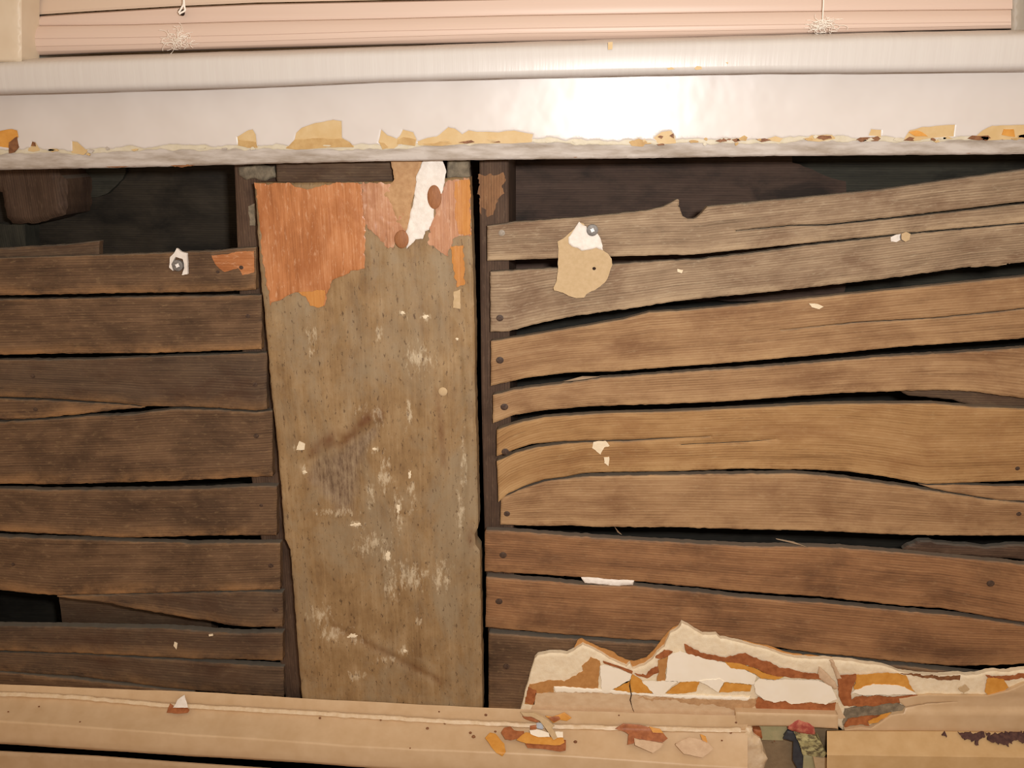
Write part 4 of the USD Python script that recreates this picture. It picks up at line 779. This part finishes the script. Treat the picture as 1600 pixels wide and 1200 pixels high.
# between the lengths: the board behind
slab('backing_board', bb, [(1150, 1116), (1310, 1118), (1310, 1260), (1150, 1260)], 4 * MM, 6 * MM, 'block_grey', step=9)
slab('backing_strip', bb, [(1150, 1114), (1310, 1118), (1310, 1140), (1236, 1136), (1190, 1135.5), (1150, 1136)], 13 * MM, 10 * MM, 'base_paint', step=6, edge=1 * MM)
slab('backing_strip', bb, [(1186, 1133), (1236, 1133), (1232, 1140), (1223, 1157), (1190, 1156)], 7 * MM, 6 * MM, 'green_grey', step=5)
xs4 = np.arange(XL, XR + 1, 20.0); f4 = curve(C4)
ztop = place(np.c_[xs4, f4(xs4)], 6 * MM)
xw = place(np.c_[xs4, f4(xs4)], 8 * MM)[:, 0]
foot = project(np.c_[xw, np.full(len(xw), -8 * MM), np.full(len(xw), 0.001)])
lb = np.vstack([np.c_[xs4, f4(xs4)], foot[::-1]])
slab('baseboard', bb, lb, 8 * MM, 3 * MM, 'base_paint', step=20, edge=2 * MM, edge_px=6)

# grime where the paint is gone on the right-hand cap
def e_depth(x, y): return 14 * MM + 13 * MM * np.clip((y - 1144) / 37, 0, 1)
for q in ([(1492, 1147), (1515, 1145), (1540, 1147), (1536, 1154), (1530, 1158), (1528, 1164), (1520, 1158), (1510, 1156), (1502, 1150)], [(1540, 1147), (1570, 1145), (1600, 1146), (XR, 1150), (XR, 1170), (1600, 1162), (1586, 1158), (1578, 1166), (1560, 1163), (1552, 1157), (1545, 1156)], [(1473, 1147), (1477, 1146), (1480, 1151), (1474, 1152)]):
    slab('grime_patch', bb, q, lambda x, y: e_depth(x, y) + 0.9 * MM, 1.2 * MM, 'purple_grime', step=2, rough_px=5, freq=0.3)

# ------------------------------------------------------------------ the torn plaster still standing on the cap
pr = thing('plaster_remnant', 'torn remnant of painted plasterboard standing on the baseboard cap at lower right', 'plaster')
PB = [(813, 1108), (819, 1085), (829, 1052), (836, 1031), (840, 1025), (857, 1021), (886, 1023), (900, 1015), (910, 1008), (919, 1012), (934, 1020), (959, 1033), (978, 1043), (984, 1038), (989, 1047), (1007, 1041), (1020, 1031), (1026, 1022), (1038, 1011), (1047, 991), (1062, 981), (1066, 974), (1076, 978), (1086, 987), (1099, 994), (1120, 993), (1126, 999), (1155, 1004), (1174, 1010), (1199, 1016), (1222, 1024), (1243, 1029), (1295, 1031), (1320, 1033), (1352, 1037), (1375, 1041), (1394, 1046), (1407, 1052), (1431, 1055), (1469, 1057), (1487, 1056), (1525, 1056), (1546, 1051), (1577, 1051), (1600, 1048), (XR, 1036), (XR, 1152), (1600, 1149), (1400, 1146), (1318, 1143), (1300, 1128), (1160, 1123), (993, 1118), (813, 1112)]
slab('gypsum_core', pr, PB, 5.5 * MM, 5.0 * MM, 'plaster_cream', step=4.5, rough_px=1.6, edge=1.0 * MM, edge_px=4, relief=px_noise(0.0010, 0.05, 0.05, 81))
LV = lambda k: (5.9 + 0.28 * k) * MM
K = lambda name, q, k, mat, **a: slab(name, pr, q, LV(k), a.pop('th', 0.7) * MM, mat, step=a.pop('step', 3), rough_px=a.pop('rough_px', 1.4), freq=a.pop('freq', 0.22), **a)
slab('kraft_backing', pr, [(893, 1018), (897, 1012), (903, 999), (909, 997), (925, 1005), (940, 1013), (960, 1020), (978, 1031), (990, 1034), (1010, 1027), (1026, 1010), (1040, 992), (1052, 980), (1064, 975), (1064, 1030), (980, 1060), (900, 1050)], 1.2 * MM, 0.6 * MM, 'paper_kraft', step=4, rough_px=1.5)
slab('kraft_backing', pr, [(1120, 998), (1160, 1001), (1200, 1010), (1240, 1022), (1300, 1027), (1350, 1034), (1400, 1045), (1440, 1053), (1440, 1070), (1130, 1040)], 1.0 * MM, 0.6 * MM, 'paper_kraft', step=5, rough_px=2)
K('kraft_layer', [(828, 1070), (838, 1068), (856, 1064), (882, 1064), (900, 1056), (911, 1048), (909, 1041), (919, 1033), (923, 1027), (937, 1033), (937, 1041), (934, 1077), (865, 1074), (865, 1082), (838, 1084), (835, 1102), (819, 1100)], 1, 'paper_kraft')
K('rust_layer', [(825, 1074), (838, 1079), (835, 1102), (820, 1097)], 2, 'paint_rust')
K('paint_ledge', [(838, 1083), (869, 1082), (934, 1083), (992, 1086), (1040, 1090), (1166, 1094), (1200, 1094), (1309, 1100), (1322, 1123), (1180, 1121), (1040, 1116.5), (992, 1115.5), (830, 1110), (834, 1100)], 2, 'ledge_tan', step=5, th=2.0)
K('rust_layer', [(1000, 1090), (1060, 1091), (1120, 1093), (1170, 1094), (1186, 1092), (1185, 1104), (1150, 1108), (1120, 1102), (1080, 1100), (1050, 1094), (1010, 1093)], 2.7, 'plaster_tan', rough_px=3)
K('ledge_edge', [(865, 1073), (934, 1077), (959, 1078), (1020, 1085), (1080, 1087), (1174, 1090), (1168, 1095), (1120, 1093), (1040, 1090.5), (992, 1086.5), (934, 1083), (869, 1082)], 4, 'paper_white', th=1.8, edge=0.4 * MM, edge_px=2)
K('white_layer', [(938, 1041), (942, 1039), (965, 1045), (986, 1054), (984, 1064), (965, 1074), (949, 1081), (940, 1078)], 5, 'paper_white')
K('amber_layer', [(959, 1078), (972, 1069), (985, 1063), (988, 1054), (1001, 1062), (1020, 1083), (988, 1082)], 5, 'paint_amber')
K('white_flap', [(1003, 1064), (1059, 1065), (1036, 1085.5), (1022, 1085)], 6, 'paper_white')
K('amber_layer', [(1040, 1083), (1064, 1066), (1092, 1064), (1088, 1081), (1060, 1084)], 5, 'paint_amber')
K('white_layer', [(1044, 1025), (1049, 1022), (1064, 1018), (1107, 1029), (1136, 1037), (1160, 1045), (1182, 1055), (1178, 1070), (1151, 1068), (1130, 1065), (1092, 1065), (1040, 1065)], 6, 'paper_white')
K('white_flap', [(1092, 1064), (1126, 1061), (1132, 1066), (1122, 1082), (1115, 1077)], 7.5, 'paper_white')
K('amber_layer', [(1132, 1066), (1174, 1071), (1172, 1080), (1124, 1082)], 5, 'paint_amber')
K('rust_layer', [(1184, 1089), (1193, 1094), (1209, 1098), (1226, 1096), (1237, 1100), (1266, 1098), (1289, 1101), (1308, 1099), (1303, 1112), (1270, 1115), (1224, 1115), (1186, 1112), (1180, 1104)], 4, 'paint_rust', rough_px=1.8)
K('white_layer', [(1186, 1060), (1199, 1063), (1232, 1062), (1280, 1064), (1299, 1073), (1308, 1092), (1299, 1096), (1289, 1101), (1266, 1097), (1237, 1100), (1226, 1095), (1209, 1098), (1193, 1093), (1181, 1083), (1178, 1070)], 6, 'paper_white', rough_px=1.2)
K('rust_layer', [(1069, 1006), (1083, 1014), (1097, 1021), (1134, 1028), (1155, 1022), (1165, 1021), (1180, 1029), (1203, 1035), (1218, 1044), (1234, 1045), (1251, 1051), (1280, 1054), (1285, 1062), (1260, 1061), (1218, 1057), (1197, 1053), (1180, 1044), (1155, 1036), (1132, 1034), (1103, 1030), (1073, 1020)], 6.8, 'paint_rust', rough_px=1.4)
K('amber_layer', [(1132, 1034), (1155, 1036), (1180, 1045), (1197, 1053), (1224, 1058), (1212, 1062), (1191, 1060), (1182, 1055), (1163, 1046), (1143, 1044)], 6.5, 'paint_amber', rough_px=1.2)
K('rust_layer', [(1023, 1028), (1038, 1016), (1051, 1018), (1045, 1025), (1030, 1030)], 4, 'paint_rust')
K('rust_layer', [(992, 1052), (1009, 1056), (1017, 1046), (1028, 1041), (1029, 1051), (1011, 1060), (999, 1057)], 4, 'paint_rust')
K('rust_layer', [(942, 1033), (963, 1040), (989, 1049), (988, 1053), (967, 1044), (943, 1036)], 6, 'paint_rust', rough_px=0.6, step=3)
K('kraft_layer', [(1028, 1033), (1044, 1026), (1039, 1064), (1026, 1064), (1029, 1051)], 3, 'paper_kraft')
K('paper_fold', [(1280, 1043), (1290, 1050), (1302, 1063), (1312, 1077), (1302, 1078), (1290, 1068), (1278, 1060)], 8, 'paper_grey', th=1.6, edge=0.8 * MM, edge_px=4)
K('paper_fold', [(1296, 1032), (1303, 1046), (1308, 1062), (1316, 1062), (1308, 1045), (1302, 1033)], 9, 'paper_grey', th=1.6, edge=0.8 * MM, edge_px=3)
K('rust_layer', [(1309, 1056), (1338, 1054), (1337, 1063), (1332, 1076), (1330, 1084), (1332, 1103), (1319, 1103), (1311, 1089), (1309, 1070)], 7, 'paint_rust', rough_px=1.2)
K('amber_layer', [(1338, 1055), (1384, 1052), (1416, 1055), (1420, 1067), (1430, 1081), (1405, 1072), (1366, 1071), (1347, 1075), (1334, 1077)], 5, 'paint_amber')
K('white_layer', [(1330, 1082), (1351, 1073), (1366, 1069), (1405, 1071), (1420, 1077), (1432, 1085), (1345, 1086)], 6.5, 'paper_white')
K('broken_hollow', [(1319, 1108), (1347, 1104), (1375, 1097), (1390, 1092), (1414, 1104), (1412, 1112), (1390, 1115), (1375, 1121), (1356, 1130), (1317, 1134)], 1, 'plaster_grey', rough_px=1.5)
K('rust_layer', [(1330, 1093), (1347, 1087), (1356, 1090), (1373, 1086), (1382, 1089), (1397, 1090), (1431, 1085), (1434, 1087), (1405, 1092), (1407, 1099), (1382, 1099), (1369, 1103), (1332, 1103)], 5, 'paint_rust', rough_px=1.5)
K('rust_layer', [(1318, 1133), (1324, 1124), (1345, 1120), (1370, 1118), (1380, 1117), (1356, 1129), (1359, 1135), (1343, 1132), (1319, 1136)], 4, 'paint_rust', rough_px=1.5)
def bend(x, y): return 0.0022 * np.clip((y - 1105) / 8, 0, 1) + 0.0012 * np.clip((1090 - y) / 10, 0, 1)
K('painted_face', [(1320, 1143), (1318, 1138), (1343, 1134), (1359, 1136), (1375, 1126), (1390, 1115), (1411, 1112), (1415, 1106.6), (1450, 1100), (1495, 1096.8), (1450, 1098.4), (1415, 1104.5), (1406, 1098), (1405, 1092), (1434, 1087), (1450, 1086), (1542, 1087), (1575, 1078), (1600, 1067), (XR, 1050), (XR, 1150), (1600, 1146), (1400, 1144)], 6, 'base_paint', th=2.2, step=4, rough_px=0.5, relief=bend, edge=0.4 * MM, edge_px=2)
K('amber_layer', [(1356, 1128), (1384, 1115), (1392, 1114), (1381, 1123), (1371, 1129), (1359, 1132)], 9, 'paint_amber')
K('amber_layer', [(1540, 1070), (1545, 1058), (1568, 1062), (1576, 1074), (1566, 1083), (1545, 1087), (1540, 1082)], 4, 'paint_amber', rough_px=2)
K('rust_layer', [(1407, 1053), (1440, 1055), (1475, 1058), (1500, 1056), (1500, 1062), (1475, 1063), (1440, 1058)], 3, 'paint_brown', rough_px=2)
K('rust_layer', [(1540, 1056), (1570, 1057), (1600, 1053), (1640, 1049), (1640, 1054), (1600, 1059), (1565, 1064), (1545, 1060)], 3, 'paint_rust', rough_px=2)
K('amber_layer', [(1498, 1076), (1508, 1070), (1514, 1078), (1506, 1084)], 3, 'paper_tan', rough_px=2)
K('crack', [(984.5, 1060), (983.2, 1072), (986, 1086), (984, 1094), (989, 1110), (991, 1113), (988, 1105), (985.6, 1094), (987.4, 1086), (984.8, 1072)], 9.2, 'hole_dark', rough_px=0.2, step=2, th=0.3)

# ------------------------------------------------------------------ loose flakes on the cap
def flake(label, cat, pieces):
    t = thing('paint_flake', label, cat)
    for nm, q, lift, mat, rel in pieces:
        slab(nm, t, q, on_cap(lift * MM), 0.6 * MM, mat, step=3, rough_px=0.8, edge=0.2 * MM, edge_px=2, relief=rel)
flake('small white triangular paint flake with a rust-coloured rim, alone on the left cap moulding', 'paint flake', [
    ('rust_face', [(260, 1114), (265, 1099), (271, 1104), (291, 1104), (296, 1110), (294, 1114), (278, 1115)], 1.6, 'paint_rust', None),
    ('white_face', [(270, 1106), (277, 1094), (288, 1086), (290, 1095), (293, 1106)], 2.6, 'plaster_white', None)])
flake('amber leaf-shaped paint flake, the leftmost of the flakes under the torn plaster', 'paint flake', [('amber_face', [(758, 1153), (766, 1145), (774, 1147), (788, 1163), (790, 1175), (785, 1182), (776, 1177), (767, 1167)], 1.5, 'paint_amber', None)])
flake('rounded rust-brown paint flake beside the amber bar of paint', 'paint flake', [('rust_face', [(783, 1145), (788, 1138), (797, 1136), (803, 1142), (819, 1143), (819, 1149), (812, 1154), (798, 1157), (789, 1155)], 2.0, 'paint_rust', None)])
flake('long bar of amber paint with a rust underside and a white face', 'paint flake', [
    ('rust_face', [(821, 1162), (852, 1162), (874, 1164), (878, 1156), (884, 1157), (884, 1173), (875, 1175), (852, 1171), (825, 1169)], 1.4, 'paint_rust', None),
    ('amber_face', [(807, 1156), (821, 1145), (828, 1146), (841, 1151), (880, 1153), (882, 1161), (875, 1165), (821, 1162)], 2.2, 'paint_amber', None),
    ('white_face', [(827, 1142), (839, 1140), (857, 1146), (859, 1152), (841, 1152), (829, 1147)], 2.9, 'paper_white', None),
    ('white_face', [(868, 1143), (880, 1144), (880, 1153), (868, 1153)], 2.9, 'paper_white', None)])
flake('curled cream paint strip crossing the bead of the cap, rust coloured beneath', 'paint flake', [
    ('rust_face', [(816, 1119), (830, 1118), (844, 1125), (839, 1129), (828, 1127), (819, 1123)], 1.6, 'paint_rust', None),
    ('cream_face', [(813, 1113), (834, 1113), (847, 1119), (857, 1126), (867, 1135), (862, 1137), (871, 1153), (865, 1156), (852, 1137), (843, 1125), (830, 1119), (818, 1119)], 3.0, 'paper_tan', lambda x, y: 0.0015 * np.sin((x - 813) / 58 * 3.1))])
flake('bright rust paint flake at the foot of the torn plaster, right of the curled strip', 'paint flake', [('rust_face', [(852, 1119), (863, 1121), (872, 1118), (882, 1114), (893, 1122), (886, 1127), (875, 1125), (865, 1130), (858, 1124)], 1.8, 'paint_amber', None), ('rust_edge', [(856, 1122), (864, 1121), (873, 1120), (876, 1124), (865, 1129)], 2.4, 'paint_rust', None)])
flake('tiny blue-grey paint flake tucked under the curled strip', 'paint flake', [('blue_face', [(838, 1130), (848, 1129), (848, 1140), (839, 1138)], 1.9, 'blue_grey', None), ('rust_face', [(828, 1135), (838, 1133), (838, 1140), (829, 1141)], 1.8, 'paint_rust', None)])
flake('cluster of thick rust and orange paint with a torn grey paper under it', 'paint flake', [
    ('rust_face', [(961, 1139), (974, 1131), (999, 1133), (1032, 1141), (1043, 1154), (1036, 1160), (1011, 1157), (994, 1154), (990, 1162), (980, 1164), (982, 1148), (972, 1142)], 2.4, 'paint_rust', None),
    ('amber_face', [(1014, 1136), (1032, 1140), (1037, 1146), (1020, 1145)], 3.2, 'paint_amber', None),
    ('grey_paper', [(991, 1154), (1011, 1158), (1036, 1162), (1032, 1169), (1020, 1177), (1008, 1172), (992, 1164)], 3.0, 'paper_grey', None)])
flake('flat grey-tan paper scrap with a small amber chip, right of the rust cluster', 'paint flake', [
    ('grey_paper', [(1055, 1162), (1064, 1157), (1078, 1152), (1103, 1158), (1115, 1169), (1106, 1178), (1097, 1184), (1083, 1181), (1069, 1177), (1060, 1168)], 2.2, 'paper_grey', lambda x, y: 0.0012 * np.clip((1080 - x) / 25, 0, 1)),
    ('amber_chip', [(1094, 1148), (1103, 1152), (1106, 1161), (1098, 1158)], 3.2, 'paint_amber', None)])
cr = []
rc = np.random.default_rng(5)
spots = [(899, 1159, 3.0), (668, 1138, 2.6), (740, 1151, 3.2), (735, 1145, 2.5), (695, 1130, 2.4), (595, 1125, 2.0), (759, 1117, 2.6), (967, 1117.5, 1.6), (641, 1169, 1.6), (1150, 1129, 2), (1142, 1145, 2), (1128, 1157, 1.6), (61, 1104, 1.6), (125, 1128, 1.6), (13, 1112, 1.6), (1210, 1158, 1.2), (388, 1110, 2), (500, 1122, 2.2), (1060, 1163, 1.4), (686, 1112, 1.6), (774, 1143, 2)]
V, F = [], []; b = 0
for (x, y, r) in spots:
    s = trimesh.creation.icosphere(1, 1.0); c = place([(x, y)], float(cap_depth(np.array([x]), np.array([y]))[0]))[0]
    sv = s.vertices * (1 + 0.3 * (rc.random((len(s.vertices), 1)) - 0.5)) * r * PXM * np.array([1, 0.8, 0.8]) + c
    V.append(sv); F.append(s.faces + b); b += len(sv)
p = emit('paint_crumbs', None, np.vstack(V), np.vstack(F), 'paint_brown'); tag(prim(p), 'scattered brown crumbs of old paint lying along the cap moulding', 'crumbs', kind='stuff')

# what sticks out of the gap between the two lengths of cap
ms = thing('metal_strap', 'dark blue-grey metal strap bent upright in the gap of the moulding', 'strap')
slab('strap', ms, [(1224, 1155.7), (1231, 1143), (1240, 1144.5), (1244, 1150), (1256, 1178), (1255, 1202), (1256, 1240), (1246, 1240), (1246, 1202), (1239, 1189), (1240, 1160)], 12 * MM, 2.2 * MM, 'iron_dark', step=3, edge=0.8 * MM, edge_px=3)
slab('strap_return', ms, [(1226, 1153), (1232, 1145), (1239, 1146), (1242, 1158)], 11.2 * MM, 7 * MM, 'iron_dark', step=3)
fs_ = thing('torn_filler', 'frayed grey-green filler with a red smear on top, beside the dark strap', 'filler')
slab('frayed_face', fs_, [(1242, 1147), (1262, 1149), (1273, 1150), (1283, 1161), (1287, 1171), (1292, 1178), (1287, 1184), (1279, 1181), (1272, 1184), (1262, 1179), (1256, 1181), (1250, 1166)], 14.5 * MM, 9 * MM, 'frayed', step=3, rough_px=2.2, freq=0.2, relief=px_noise(0.002, 0.12, 0.12, 91))
slab('red_smear', fs_, [(1232, 1141), (1236, 1134), (1240, 1130), (1249, 1125), (1262, 1129), (1272, 1135), (1274, 1149), (1262, 1151), (1246, 1147)], 14.0 * MM, 6 * MM, 'red_smear', step=3, rough_px=1.5, edge=1.5 * MM, edge_px=6, relief=px_noise(0.001, 0.15, 0.15, 92))
slab('green_stem', fs_, [(1256, 1180), (1270, 1181), (1274, 1202), (1276, 1240), (1254, 1240), (1255, 1202)], 12.5 * MM, 8 * MM, 'green_grey', step=4, edge=1 * MM)
slab('paper_edge', fs_, [(1270, 1181), (1284, 1184), (1292, 1184), (1294, 1240), (1276, 1240), (1274, 1202)], 13.5 * MM, 9 * MM, 'paper_tan', step=4, rough_px=1)
